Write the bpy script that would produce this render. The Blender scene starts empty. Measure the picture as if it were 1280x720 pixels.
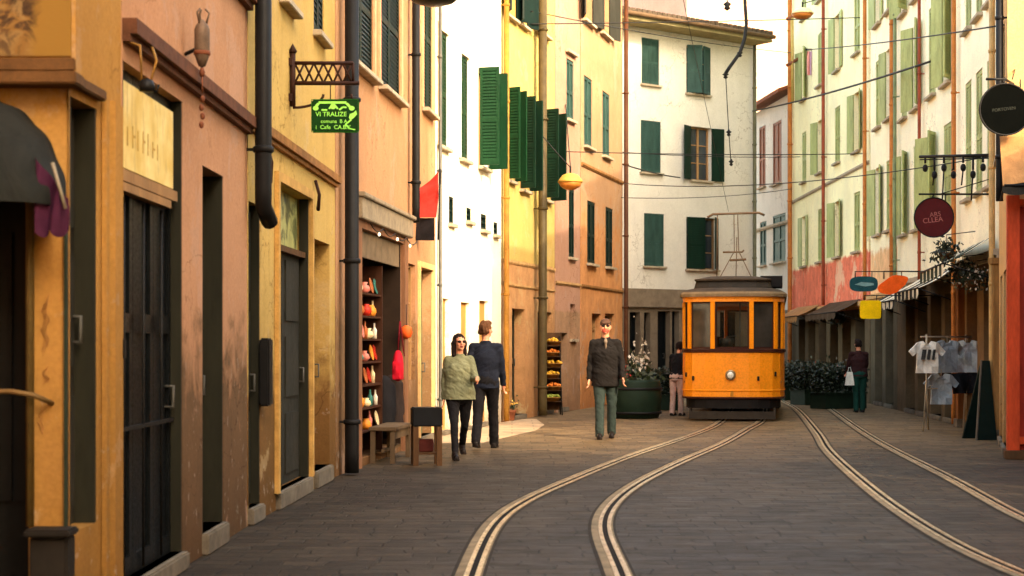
import bpy, bmesh, math, random
from mathutils import Vector, Matrix, noise
random.seed(11)
R = math.radians
SC = bpy.context.scene
COL = SC.collection
F, CX, HY, EYE = 2000.0, 640.0, 430.0, 1.55      # focal length in photo pixels, principal column, horizon row, eye height
def ray(px, py, Y): return Vector(((px-CX)/F*Y, Y, EYE+(HY-py)/F*Y))
def gnd(px, py):
    Y = F*EYE/(py-HY); return Vector(((px-CX)/F*Y, Y, 0))

# ------------------------------------------------------------------ scene objects
LOC = {}
def thing(name, label, cat, loc=(0,0,0), rotz=0.0, group=None, local=False):
    o = bpy.data.objects.new(name, None); COL.objects.link(o)
    o.location = loc; o.rotation_euler = (0,0,rotz); o.empty_display_size = .2
    o['label'] = label; o['category'] = cat
    if group: o['group'] = group
    LOC[o.name] = Vector((0,0,0)) if local else Vector(loc)
    return o
def tag(o, label, cat, group=None):
    o['label'] = label; o['category'] = cat
    if group: o['group'] = group
    return o

class MB:
    def __init__(s): s.v=[]; s.f=[]; s.m=[]; s.cur=0; s.sm=[]; s.smooth=False
    def face(s, pts):
        i=len(s.v); s.v += [Vector(p) for p in pts]; s.f.append(list(range(i,i+len(pts)))); s.m.append(s.cur); s.sm.append(s.smooth)
    def idx(s, faces, base):
        for f in faces: s.f.append([base+k for k in f]); s.m.append(s.cur); s.sm.append(s.smooth)
    def hexa(s, p):           # 8 corners: bottom 0-3, top 4-7
        b=len(s.v); s.v += [Vector(q) for q in p]
        s.idx([(0,3,2,1),(4,5,6,7),(0,1,5,4),(1,2,6,5),(2,3,7,6),(3,0,4,7)], b)
    def box(s, x0,x1,y0,y1,z0,z1, M=None):
        p=[Vector(q) for q in ((x0,y0,z0),(x1,y0,z0),(x1,y1,z0),(x0,y1,z0),(x0,y0,z1),(x1,y0,z1),(x1,y1,z1),(x0,y1,z1))]
        if M: p=[M@q for q in p]
        s.hexa(p)
    def fbox(s, fr, u0,u1,o0,o1,z0,z1):
        s.hexa([fr.p(u0,o0,z0),fr.p(u1,o0,z0),fr.p(u1,o1,z0),fr.p(u0,o1,z0),fr.p(u0,o0,z1),fr.p(u1,o0,z1),fr.p(u1,o1,z1),fr.p(u0,o1,z1)])
    def tube(s, pts, r, seg=8, cap=True):
        pts=[Vector(p) for p in pts]; n=len(pts)
        rs = r if isinstance(r,(list,tuple)) else [r]*n
        old=s.smooth; s.smooth=True
        b=len(s.v); prev=None
        for i in range(n):
            if i==0: t=pts[1]-pts[0]
            elif i==n-1: t=pts[-1]-pts[-2]
            else: t=(pts[i+1]-pts[i]).normalized()+(pts[i]-pts[i-1]).normalized()
            t.normalize()
            if prev is None:
                a=Vector((0,0,1)) if abs(t.z)<.9 else Vector((1,0,0)); x=t.cross(a).normalized()
            else:
                x=prev-t*prev.dot(t)
                x = x.normalized() if x.length>1e-6 else t.orthogonal().normalized()
            prev=x; y=t.cross(x)
            for k in range(seg):
                a=2*math.pi*k/seg; s.v.append(pts[i]+(x*math.cos(a)+y*math.sin(a))*rs[i])
        for i in range(n-1):
            for k in range(seg):
                k2=(k+1)%seg; s.idx([(i*seg+k,i*seg+k2,(i+1)*seg+k2,(i+1)*seg+k)], b)
        s.smooth=old
        if cap:
            s.idx([tuple(range(seg))[::-1]], b); s.idx([tuple(range((n-1)*seg,n*seg))], b)
    def lathe(s, prof, c=(0,0,0), seg=20, M=None, smooth=True):
        b=len(s.v); n=len(prof); old=s.smooth; s.smooth=smooth
        for r,z in prof:
            for k in range(seg):
                a=2*math.pi*k/seg; q=Vector((r*math.cos(a), r*math.sin(a), z))
                if M: q=M@q
                s.v.append(q+Vector(c))
        for i in range(n-1):
            for k in range(seg):
                k2=(k+1)%seg; s.idx([(i*seg+k,i*seg+k2,(i+1)*seg+k2,(i+1)*seg+k)], b)
        s.smooth=old
        if prof[0][0]>1e-5: s.idx([tuple(range(seg))[::-1]], b)
        if prof[-1][0]>1e-5: s.idx([tuple(range((n-1)*seg,n*seg))], b)
    def ell(s, c, r, seg=16, rings=10, M=None):
        old=s.smooth; s.smooth=True; b=len(s.v); c=Vector(c)
        for i in range(1,rings):
            th=math.pi*i/rings
            for k in range(seg):
                a=2*math.pi*k/seg; q=Vector((r[0]*math.sin(th)*math.cos(a), r[1]*math.sin(th)*math.sin(a), r[2]*math.cos(th)))
                if M: q=M@q
                s.v.append(c+q)
        top=Vector((0,0,r[2])); bot=Vector((0,0,-r[2]))
        if M: top=M@top; bot=M@bot
        s.v += [c+top, c+bot]; T=(rings-1)*seg
        for i in range(rings-2):
            for k in range(seg):
                k2=(k+1)%seg; s.idx([(i*seg+k,(i+1)*seg+k,(i+1)*seg+k2,i*seg+k2)], b)
        for k in range(seg):
            k2=(k+1)%seg; s.idx([(T,k,k2),(T+1,(rings-2)*seg+k2,(rings-2)*seg+k)], b)
        s.smooth=old
    def caps(s, a, b_, ra, rb, seg=14):
        """closed tapered capsule"""
        a=Vector(a); b_=Vector(b_); t=(b_-a); L=t.length
        if L<1e-5: s.ell(a,(ra,ra,ra)); return
        t/=L; pts=[];rs=[]
        for k in range(5):
            w=math.pi/2*(1-k/4); pts.append(a-t*ra*math.sin(w)); rs.append(max(ra*math.cos(w),.0008))
        for k in range(5):
            w=math.pi/2*k/4; pts.append(b_+t*rb*math.sin(w)); rs.append(max(rb*math.cos(w),.0008))
        s.tube(pts, rs, seg)
    def loft(s, base, up, rings, seg=22, c=(0,0)):
        """closed body of elliptical rings (t, rx, ry, y shift) stacked along up"""
        b=len(s.v); n=len(rings); base=Vector(base)
        for t,rx,ry,dy in rings:
            for k in range(seg):
                a=2*math.pi*k/seg; s.v.append(base+up*t+Vector((rx*math.cos(a),ry*math.sin(a)+dy,0)))
        for i in range(n-1):
            for k in range(seg):
                k2=(k+1)%seg; s.idx([(i*seg+k,i*seg+k2,(i+1)*seg+k2,(i+1)*seg+k)], b)
        s.idx([tuple(range(seg))[::-1]], b); s.idx([tuple(range((n-1)*seg,n*seg))], b)
    def build(s, name, mat, parent=None, kind=None, bevel=0.0, world=True):
        me=bpy.data.meshes.new(name)
        off = LOC.get(parent.name, Vector((0,0,0))) if parent else Vector((0,0,0))
        me.from_pydata([tuple(v-off) for v in s.v], [], s.f)
        bm=bmesh.new(); bm.from_mesh(me)
        bmesh.ops.recalc_face_normals(bm, faces=bm.faces)
        if bevel>0:
            bmesh.ops.remove_doubles(bm, verts=bm.verts, dist=1e-5)
            es=[e for e in bm.edges if len(e.link_faces)==2 and e.calc_face_angle(0)>.6]
            bmesh.ops.bevel(bm, geom=es, offset=bevel, segments=2, affect='EDGES', clamp_overlap=True)
        bm.to_mesh(me); bm.free()
        mats = mat if isinstance(mat,(list,tuple)) else [mat]
        for m in mats: me.materials.append(m)
        if bevel==0:
            me.polygons.foreach_set('material_index', s.m); me.polygons.foreach_set('use_smooth', s.sm)
        me.update()
        o=bpy.data.objects.new(name, me); COL.objects.link(o)
        if parent: o.parent=parent; LOC[o.name]=off
        else: LOC[o.name]=Vector((0,0,0))
        if kind: o['kind']=kind
        return o

def solo(mb, name, mat, label, cat, loc, group=None, bevel=0.0):
    """a thing that is one mesh, origin at loc (mb in world coordinates)"""
    off=Vector(loc); 
    for v in mb.v: v -= off
    o=mb.build(name, mat, None, bevel=bevel); o.location=off
    return tag(o,label,cat,group)

TS=bpy.data.scenes.new('scratch')
def evaluated(o):
    TS.collection.objects.link(o); vl=TS.view_layers[0]; vl.update()
    return bpy.data.meshes.new_from_object(o.evaluated_get(vl.depsgraph))
def remeshed(mb, voxel, smooth=3, fac=.5):
    """union of closed pieces as one continuous smooth surface"""
    me=bpy.data.meshes.new('tmp'); me.from_pydata([tuple(v) for v in mb.v],[],mb.f)
    bm=bmesh.new(); bm.from_mesh(me); bmesh.ops.recalc_face_normals(bm, faces=bm.faces); bm.to_mesh(me); bm.free()
    o=bpy.data.objects.new('tmp',me)
    m=o.modifiers.new('r','REMESH'); m.mode='VOXEL'; m.voxel_size=voxel; m.use_smooth_shade=True
    if smooth:
        sm=o.modifiers.new('s','SMOOTH'); sm.factor=fac; sm.iterations=smooth
    res=evaluated(o)
    bpy.data.objects.remove(o); bpy.data.meshes.remove(me)
    for p in res.polygons: p.use_smooth=True
    return res
def put(me, name, mats, parent, off=(0,0,0)):
    me.name=name
    for m in (mats if isinstance(mats,(list,tuple)) else [mats]): me.materials.append(m)
    o=bpy.data.objects.new(name,me); COL.objects.link(o)
    if parent: o.parent=parent; LOC[o.name]=LOC.get(parent.name,Vector((0,0,0)))
    return o
def text_mesh(txt, size, mat, parent, M, name='lettering', ext=.004, align='CENTER'):
    cu=bpy.data.curves.new('t','FONT'); cu.body=txt; cu.size=size; cu.extrude=ext; cu.align_x=align; cu.align_y='CENTER'
    o=bpy.data.objects.new('t',cu); me=evaluated(o); bpy.data.objects.remove(o)
    off=LOC.get(parent.name,Vector((0,0,0)))
    me.transform(Matrix.Translation(-off)@M); me.materials.clear()
    return put(me,name,mat,parent)

# ------------------------------------------------------------------ materials
def lin(c):
    return tuple(((x/255)/12.92 if x/255<=.04045 else ((x/255+.055)/1.055)**2.4) for x in c)
MATS={}
class NT:
    def __init__(s,name):
        s.m=bpy.data.materials.new(name); s.m.use_nodes=True; s.t=s.m.node_tree; s.t.nodes.clear()
        s.out=s.n('ShaderNodeOutputMaterial')
    def n(s,ty,**kw):
        nd=s.t.nodes.new(ty)
        for k,v in kw.items(): setattr(nd,k,v)
        return nd
    def l(s,a,b): s.t.links.new(a,b)
    def pos(s, sc=(1,1,1), obj=False, rot=(0,0,0)):
        tc=s.n('ShaderNodeTexCoord') if obj else s.n('ShaderNodeNewGeometry')
        mp=s.n('ShaderNodeMapping'); mp.inputs['Scale'].default_value=sc; mp.inputs['Rotation'].default_value=rot
        s.l(tc.outputs['Object' if obj else 'Position'], mp.inputs['Vector']); return mp.outputs[0]
    def noise(s, vec, scale, detail=6, rough=.6, dist=0):
        nd=s.n('ShaderNodeTexNoise'); nd.inputs['Scale'].default_value=scale; nd.inputs['Detail'].default_value=detail
        nd.inputs['Roughness'].default_value=rough; nd.inputs['Distortion'].default_value=dist; s.l(vec,nd.inputs['Vector']); return nd.outputs['Fac']
    def ramp(s, fac, stops):
        r=s.n('ShaderNodeValToRGB'); e=r.color_ramp.elements
        while len(e)<len(stops): e.new(.5)
        for i,(p,c) in enumerate(stops):
            e[i].position=p; e[i].color=(c,c,c,1) if not isinstance(c,tuple) else (c+(1,) if len(c)==3 else c)
        s.l(fac,r.inputs[0]); return r.outputs['Color']
    def mix(s, fac, a, b, mode='MIX'):
        m=s.n('ShaderNodeMix',data_type='RGBA',blend_type=mode)
        for sock,val in ((m.inputs[0],fac),(m.inputs[6],a),(m.inputs[7],b)):
            if hasattr(val,'is_output'): s.l(val,sock)
            elif isinstance(val,(int,float)): sock.default_value=val if sock==m.inputs[0] else (val,val,val,1)
            else: sock.default_value=tuple(val)+((1,) if len(val)==3 else ())
        return m.outputs[2]
    def math(s, op, a, b=0.0, c=None):
        m=s.n('ShaderNodeMath',operation=op)
        for k,val in enumerate((a,b,c)):
            if val is None: continue
            if hasattr(val,'is_output'): s.l(val,m.inputs[k])
            else: m.inputs[k].default_value=val
        return m.outputs[0]
    def zcoord(s):
        g=s.n('ShaderNodeNewGeometry'); x=s.n('ShaderNodeSeparateXYZ'); s.l(g.outputs['Position'],x.inputs[0]); return x.outputs['Z']
    def bsdf(s, col, rough=.7, metal=0.0, bump=None, bstr=.3, bdist=.02, spec=.5, emit=None, es=0):
        b=s.n('ShaderNodeBsdfPrincipled')
        for nm,val in (('Base Color',col),('Roughness',rough),('Metallic',metal),('Specular IOR Level',spec)):
            if hasattr(val,'is_output'): s.l(val,b.inputs[nm])
            elif isinstance(val,(int,float)): b.inputs[nm].default_value=val
            else: b.inputs[nm].default_value=tuple(val)+((1,) if len(val)==3 else ())
        if emit: b.inputs['Emission Color'].default_value=tuple(emit)+(1,); b.inputs['Emission Strength'].default_value=es
        if bump is not None:
            bp=s.n('ShaderNodeBump'); bp.inputs['Strength'].default_value=bstr; bp.inputs['Distance'].default_value=bdist
            s.l(bump,bp.inputs['Height']); s.l(bp.outputs[0],b.inputs['Normal'])
        s.l(b.outputs[0],s.out.inputs[0]); return b

def paint(name, c, rough=.55, var=.25, scale=6, metal=0.0, bump=.15, spec=.12, streak=False, dirt=.0):
    """worn paint, cloth, wood or metal: a base colour with blotches and a fine relief"""
    key=('p',name)
    if key in MATS: return MATS[key]
    t=NT(name); c=lin(c); v=t.pos((1,1,.25) if streak else (1,1,1))
    n1=t.noise(v,scale,5,.6); n2=t.noise(v,scale*9,4,.6)
    k=t.ramp(n1,[(.3,1-var),(.7,1+var*.5)])
    col=t.mix(1.0, c, k, 'MULTIPLY')
    k2=t.ramp(n2,[(.35,.86),(.65,1.06)]); col=t.mix(1.0,col,k2,'MULTIPLY')
    if dirt>0:
        d=t.ramp(t.noise(v,scale*2.3,7,.7),[(.52,0.0),(.72,dirt)]); col=t.mix(d,col,tuple(x*.35 for x in c))
    rg=t.ramp(n2,[(.3,max(rough-.12,.05)),(.7,min(rough+.12,1))])
    t.bsdf(col,rg,metal,n2,bump,.01,spec); MATS[key]=t.m; return t.m

def plaster(name, c, base=None, bz=0, soft=.5, stain=.35, var=.16, grime=(.30,.25,.2), peel=None, low=None):
    """lime plaster: mottled, rain-streaked, dirtier towards the pavement; optional other render colour below height bz"""
    t=NT(name); c=lin(c); v=t.pos(); z=t.zcoord()
    big=t.noise(v,.55,5,.6); mid=t.noise(v,2.7,7,.65,.4); fine=t.noise(v,38,4,.6)
    streak=t.noise(t.pos((1.6,1.6,.30)),1.5,7,.7,.5)
    col=t.mix(1.0,c,t.ramp(big,[(.3,1-var),(.7,1+var*.6)]),'MULTIPLY')
    hue=t.mix(t.ramp(mid,[(.4,0.0),(.75,.35)]),col,tuple(min(1,x*1.12+.03) for x in c))
    col=hue
    if base is not None:
        e=t.math('ADD',z,t.math('MULTIPLY',t.math('SUBTRACT',mid,.5),soft*2))
        f=t.ramp(t.math('DIVIDE',t.math('SUBTRACT',bz+soft*.2,e),max(soft*.5,.02)),[(0,0.0),(1,1.0)])
        bcol=t.mix(1.0,lin(base),t.ramp(mid,[(.3,.72),(.7,1.15)]),'MULTIPLY')
        col=t.mix(f,col,bcol)
    if peel is not None:
        pf=t.ramp(t.noise(v,1.6,8,.7,.6),[(.60,0.0),(.64,.8)]); col=t.mix(pf,col,lin(peel))
    st=t.ramp(streak,[(.5,0.0),(.85,stain*.8)])
    col=t.mix(st,col,t.mix(1.0,col,grime,'MULTIPLY'))
    g=t.math('MULTIPLY',t.ramp(t.math('DIVIDE',z,2.2),[(0,.95),(.2,.6),(1,0.0)]),t.ramp(mid,[(.25,.55),(.7,1.0)]))
    col=t.mix(g,col,t.mix(1.0,col,tuple(x*1.1 for x in grime),'MULTIPLY'))
    # hairline cracks, repaired patches, chips
    vo=t.n('ShaderNodeTexVoronoi',feature='DISTANCE_TO_EDGE'); vo.inputs['Scale'].default_value=.9
    wv=t.n('ShaderNodeVectorMath',operation='ADD'); nv=t.n('ShaderNodeTexNoise'); nv.inputs['Scale'].default_value=3.0; nv.inputs['Detail'].default_value=6; t.l(v,nv.inputs['Vector']); t.l(v,wv.inputs[0]); t.l(nv.outputs['Color'],wv.inputs[1]); t.l(wv.outputs[0],vo.inputs['Vector'])
    ck=t.math('MULTIPLY',t.ramp(vo.outputs['Distance'],[(0.0,1.0),(.014,0.0)]),t.ramp(big,[(.47,0.0),(.6,.75)]))
    col=t.mix(ck,col,t.mix(1.0,col,(.34,.28,.22),'MULTIPLY'))
    pn=t.noise(t.pos((1,1,.8)),.9,9,.72,.3); pm=t.ramp(pn,[(.565,0.0),(.59,.42)]); col=t.mix(pm,col,tuple(min(1,x*.78+.10) for x in c))
    chip=t.math('MULTIPLY',t.ramp(t.noise(v,7.5,8,.7),[(.60,0.0),(.63,.8)]),t.ramp(t.math('DIVIDE',z,2.4),[(0,1.0),(1,.25)])); col=t.mix(chip,col,t.mix(.5,col,(.42,.36,.29)))
    if low is not None:
        f2=t.ramp(t.math('MULTIPLY',t.math('SUBTRACT',low[1],z),40),[(0,0.0),(1,1.0)]); col=t.mix(f2,col,t.mix(1.0,lin(low[0]),t.ramp(mid,[(.3,.75),(.7,1.15)]),'MULTIPLY'))
    spk=t.ramp(fine,[(.3,.86),(.7,1.08)]); col=t.mix(1.0,col,spk,'MULTIPLY')
    h=t.math('ADD',t.math('MULTIPLY',fine,.4),t.math('SUBTRACT',mid,t.math('MULTIPLY',chip,.5)))
    t.bsdf(col,.92,0,h,.45,.014,.06); return t.m

def glassy(name, tint=(.02,.025,.03), rough=.06, alpha=1.0, col2=None):
    t=NT(name); v=t.pos(); n=t.noise(v,1.3,4,.6)
    b=t.n('ShaderNodeBsdfGlossy'); b.inputs['Roughness'].default_value=rough; b.inputs['Color'].default_value=(.85,.85,.85,1)
    bp=t.n('ShaderNodeBump'); bp.inputs['Strength'].default_value=.06; bp.inputs['Distance'].default_value=.05; t.l(n,bp.inputs['Height']); t.l(bp.outputs[0],b.inputs['Normal'])
    if alpha<1:
        d=t.n('ShaderNodeBsdfTransparent'); d.inputs['Color'].default_value=(.75,.76,.72,1)
    else:
        d=t.n('ShaderNodeBsdfDiffuse'); c=t.mix(t.ramp(n,[(.4,0.0),(.65,1.0)]),tint,col2 or tuple(x*2.2 for x in tint)); t.l(c,d.inputs['Color'])
    fr=t.n('ShaderNodeFresnel'); fr.inputs['IOR'].default_value=1.5
    m=t.n('ShaderNodeMixShader'); t.l(fr.outputs[0],m.inputs[0]); t.l(d.outputs[0],m.inputs[1]); t.l(b.outputs[0],m.inputs[2]); t.l(m.outputs[0],t.out.inputs[0])
    return t.m

def leafmat(name, c, c2):
    t=NT(name); g=t.n('ShaderNodeNewGeometry'); r=g.outputs['Random Per Island']
    col=t.mix(r,lin(c),lin(c2)); b=t.bsdf(col,.55,0,None); return t.m

GLASS=glassy('window_glass'); GLASS_WARM=glassy('shop_glass',(.03,.02,.014),.05,1,(.10,.06,.03)); CLEAR=glassy('clear_glass',alpha=.5)
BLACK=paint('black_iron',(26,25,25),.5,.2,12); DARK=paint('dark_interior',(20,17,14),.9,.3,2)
STEEL=paint('zinc_pipe',(88,86,80),.5,.25,5,.3)
SILL=paint('stone_sill',(176,160,136),.85,.3,7,dirt=.4); STONE=paint('door_step_stone',(112,102,88),.85,.35,6,dirt=.5)
TERRA=paint('terracotta_tile',(140,84,58),.85,.45,5,dirt=.5)
WOOD=paint('brown_wood',(84,58,36),.6,.4,5,streak=True,bump=.3); WOODL=paint('pale_wood',(160,122,80),.65,.35,5,streak=True,bump=.3)
WIRE=paint('wire_black',(38,36,34),.6,.2,3)
# ------------------------------------------------------------------ houses
class Frame:
    """facade plane: A -> B on the ground, n points into the street"""
    def __init__(s, A, B, side):
        s.A=Vector((A[0],A[1],0)); s.B=Vector((B[0],B[1],0)); d=s.B-s.A; s.L=d.length; s.d=d/s.L
        s.n=Vector((s.d.y,-s.d.x,0)) if side=='L' else Vector((-s.d.y,s.d.x,0))
    def p(s,u,o,z): q=s.A+s.d*u+s.n*o; return Vector((q.x,q.y,z))
    def u(s,px):
        k=(px-CX)/F; return (k*s.A.y-s.A.x)/(s.d.x-k*s.d.y)
    def Y(s,px): return s.A.y+s.d.y*s.u(px)
    def z(s,px,py): return EYE+(HY-py)/F*s.Y(px)
    def rot(s):          # matrix whose x runs along the facade, y up, z towards the street
        x=s.d; y=Vector((0,0,1)); z=x.cross(y)
        return Matrix(((x.x,y.x,z.x,0),(x.y,y.y,z.y,0),(x.z,y.z,z.z,0),(0,0,0,1)))

def leaf(mb, fr, hinge, w, z0, z1, ang, sgn, o=.03, slats=True, t=.035):
    """louvred shutter leaf; ang 0 = closed, 90 = standing out, 180 = folded back on the wall"""
    ca,sa=math.cos(R(ang)),math.sin(R(ang))
    def P(s_,tt,z):
        du=s_*ca-tt*sa; do=s_*sa+tt*ca
        return fr.p(hinge+sgn*du, o+do, z)
    def bx(a,b,c,d_,e,f): mb.hexa([P(a,c,e),P(b,c,e),P(b,d_,e),P(a,d_,e),P(a,c,f),P(b,c,f),P(b,d_,f),P(a,d_,f)])
    st=min(.06,w*.14)
    bx(0,st,0,t,z0,z1); bx(w-st,w,0,t,z0,z1)
    zm=z0+(z1-z0)*.46
    for a,b in ((z0,z0+.09),(zm-.04,zm+.04),(z1-.07,z1)): bx(st,w-st,0.002,t-.002,a,b)
    for za,zb in ((z0+.09,zm-.04),(zm+.04,z1-.07)):
        n=max(3,int((zb-za)/.055)) if slats else 0
        for k in range(n):
            q0=za+(zb-za)*k/n; q1=q0+(zb-za)/n*1.25
            for tt in (0.006,):
                mb.face([P(st,t-.004,q0),P(w-st,t-.004,q0),P(w-st,.006,q1),P(st,.006,q1)])
                mb.face([P(st,t-.004,q0-.006),P(w-st,t-.004,q0-.006),P(w-st,t-.004,q0+.004),P(st,t-.004,q0+.004)])
        bx(st,w-st,.001,.004,za,zb)

class House:
    def __init__(s, name, label, A, B, side, H, depth, wall, eave=.45, cat='house', pitch=.2):
        s.pitch=pitch
        s.fr=Frame(A,B,side); s.H=H; s.depth=depth; s.wall=wall; s.eave=eave
        s.root=thing(name,label,cat,(A[0],A[1],0)); s.holes=[]; s.todo=[]
    # pixel rectangle on the facade -> (u0,u1,z0,z1)
    def px(s,x0,x1,yt,yb):
        u0,u1=s.fr.u(x0),s.fr.u(x1)
        if u0>u1: u0,u1=u1,u0
        xc=(x0+x1)/2; return u0,u1,s.fr.z(xc,yb),s.fr.z(xc,yt)
    def hole(s,u0,u1,z0,z1,dep): s.holes.append((max(u0,.03),min(u1,s.fr.L-.03),z0,z1,dep))
    def win(s,r,style='closed',col=None,frame=None,sill=True,sillmat=None,dep=.2,swing=(168,168),surround=None,slats=True,pane=None,bars=2,lintel=False):
        u0,u1,z0,z1=r; u0=max(u0,.03); u1=min(u1,s.fr.L-.03); s.hole(u0,u1,z0,z1,dep)
        frame=frame or WOODL; pane=pane or GLASS
        def make():
            fr=s.fr; m=MB(); w=u1-u0; ft=min(.055,w*.12)
            for a,b,c,d_ in ((u0,u0+ft,z0,z1),(u1-ft,u1,z0,z1),(u0+ft,u1-ft,z0,z0+ft),(u0+ft,u1-ft,z1-ft,z1)): m.fbox(fr,a,b,-dep+.004,-dep+.06,c,d_)
            if w>.5: m.fbox(fr,(u0+u1)/2-.03,(u0+u1)/2+.03,-dep+.006,-dep+.065,z0+ft,z1-ft)
            for k in range(1,bars+1):
                zz=z0+(z1-z0)*k/(bars+1); m.fbox(fr,u0+ft,u1-ft,-dep+.008,-dep+.045,zz-.014,zz+.014)
            if surround:
                b=.11
                for a,bb,c,d_ in ((u0-b,u0-.001,z0,z1+b),(u1+.001,u1+b,z0,z1+b),(u0,u1,z1+.001,z1+b)): m.fbox(fr,a,bb,.002,.03,c,d_)
                f=m.build('window',[frame],s.root); f.data.materials[0]=surround
            else: f=m.build('window',frame,s.root)
            g=MB(); g.face([fr.p(u0,-dep+.01,z0),fr.p(u1,-dep+.01,z0),fr.p(u1,-dep+.01,z1),fr.p(u0,-dep+.01,z1)]); g.build('pane',pane,f)
            if sill:
                k=MB(); so=min(.13,.05+.07*(u1-u0)); k.fbox(fr,u0-.06,u1+.06,-dep+.01,so,z0-.06,z0+.004); k.build('sill',sillmat or SILL,f,bevel=.008)
            if lintel:
                k=MB(); k.fbox(fr,u0-.12,u1+.12,.003,.10,z1+.12,z1+.2); k.build('lintel',sillmat or SILL,f,bevel=.01)
            if style=='closed':
                for h,sg in ((u0+.008,1),(u1-.008,-1)):
                    q=MB(); leaf(q,fr,h,w/2-.012,z0+.015,z1-.012,0,sg,-.048,slats); q.build('shutter',col,f)
            elif style=='open':
                for (h,sg),a in zip(((u0,1),(u1,-1)),swing):
                    if a is None: continue
                    q=MB(); leaf(q,fr,h,w/2,z0+.01,z1-.01,a,sg,.035,slats); q.build('shutter',col,f)
            elif style=='single':
                q=MB(); leaf(q,fr,u0+.008,w-.016,z0+.015,z1-.012,0,1,-.075,slats); q.build('shutter',col,f)
        s.todo.append(make)
    def door(s,r,col,dep=.45,frame=None,transom=None,trans_h=.0,step=None,handle=True,glazed=False,kind='door',jamb=None,leafs=1,open_part=0.0):
        u0,u1,z0,z1=r; u0=max(u0,.03); u1=min(u1,s.fr.L-.03); s.hole(u0,u1,z0,z1,dep)
        def make():
            fr=s.fr; w=u1-u0; zt=z1-trans_h; m=MB()
            uo=u0+w*open_part
            if open_part:
                dk=MB(); dk.fbox(fr,u0,uo,-dep+.003,-dep+.012,z0,zt); dk.build('dark_opening',DARK,s.root)
            n=leafs; wl=(u1-uo)/n
            for k in range(n):
                a=uo+k*wl+.004; b=a+wl-.008
                m.fbox(fr,a,b,-dep+.003,-dep+.05,z0,zt)
                if glazed:
                    for zz in (z0,zt-.12,(z0+zt)/2-.05): m.fbox(fr,a,b,-dep+.052,-dep+.075,zz,zz+.12)
                    m.fbox(fr,a,a+.08,-dep+.052,-dep+.075,z0+.12,zt-.12); m.fbox(fr,b-.08,b,-dep+.052,-dep+.075,z0+.12,zt-.12)
                else:
                    hh=(zt-z0)/3
                    for q in range(3): m.fbox(fr,a+wl*.14,b-wl*.14,-dep+.05,-dep+.068,z0+q*hh+.1,z0+(q+1)*hh-.06)
            d=m.build(kind,col,s.root)
            if handle:
                h=MB(); uu=u1-.1; h.tube([fr.p(uu,-dep+.05,z0+1.0),fr.p(uu,-dep+.11,z0+1.0),fr.p(uu,-dep+.11,z0+1.14),fr.p(uu,-dep+.05,z0+1.14)],.012,6); h.build('handle',STEEL,d)
            if trans_h>0:
                t=MB(); t.fbox(fr,u0,u1,-dep+.003,-dep+.03,zt+.06,z1); t.build('transom',transom or GLASS,d)
                t=MB(); t.fbox(fr,u0,u1,-dep+.003,-dep+.12,zt,zt+.06); t.build('transom_bar',WOOD,d)
            if frame:
                t=MB(); b=.09
                for a,bb,c,e in ((u0-b,u0-.001,z0,z1+b),(u1+.001,u1+b,z0,z1+b),(u0,u1,z1+.001,z1+b)): t.fbox(fr,a,bb,.003,.045,c,e)
                t.build('door_frame',frame,d)
            if jamb:
                t=MB(); t.fbox(fr,u0+.002,u0+.03,-dep+.052,-.004,z0+.002,z1-.003); t.build('jamb',jamb,d)
                t=MB(); t.fbox(fr,u1-.03,u1-.002,-dep+.052,-.004,z0+.002,z1-.003); t.build('jamb',jamb,d)
            if step:
                t=MB(); t.fbox(fr,u0-.015,u1+.015,-dep+.06,.05,.001,step); t.build('step',STONE,d,bevel=.012)
        s.todo.append(make)
    def course(s,z,h,o,mat,u0=0.0,u1=None,name='string_course'):
        def make():
            m=MB(); m.fbox(s.fr,u0+.012,(u1 or s.fr.L)-.012,.002,o,z-h/2,z+h/2); m.fbox(s.fr,u0+.012,(u1 or s.fr.L)-.012,.002,o*.55,z-h,z-h/2-.001)
            m.build(name,mat,s.root)
        s.todo.append(make)
    def pipe(s,px,ztop,zbot,r,mat,o=.11,kick=0.0,u=None):
        def make():
            uu=s.fr.u(px) if u is None else u
            pts=[s.fr.p(uu,o,ztop),s.fr.p(uu,o,zbot+.25)]
            if kick: pts+= [s.fr.p(uu,o,zbot+.12),s.fr.p(uu+kick,o+.02,zbot)]
            else: pts+=[s.fr.p(uu,o,zbot)]
            m=MB(); m.tube(pts,r,10); d=m.build('downpipe',mat,s.root)
            zz=zbot+.6
            while zz<ztop-.2:
                c=MB(); c.lathe([(r*1.02,-.03),(r*1.25,-.02),(r*1.25,.02),(r*1.02,.03)],s.fr.p(uu,o,zz),10); c.fbox(s.fr,uu-.012,uu+.012,.0,o,zz-.012,zz+.012); zz+=1.9; c.build('pipe_clip',mat,d)
        s.todo.append(make)
    def plinth(s,h,o,mat,gaps=()):
        def make():
            m=MB(); us=[0.012]
            for a,b in sorted(gaps): us += [a,b]
            us.append(s.fr.L-.012)
            for k in range(0,len(us),2):
                if us[k+1]-us[k]>.02: m.fbox(s.fr,us[k],us[k+1],.002,o,.001,h)
            m.build('plinth',mat,s.root)
        s.todo.append(make)
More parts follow.
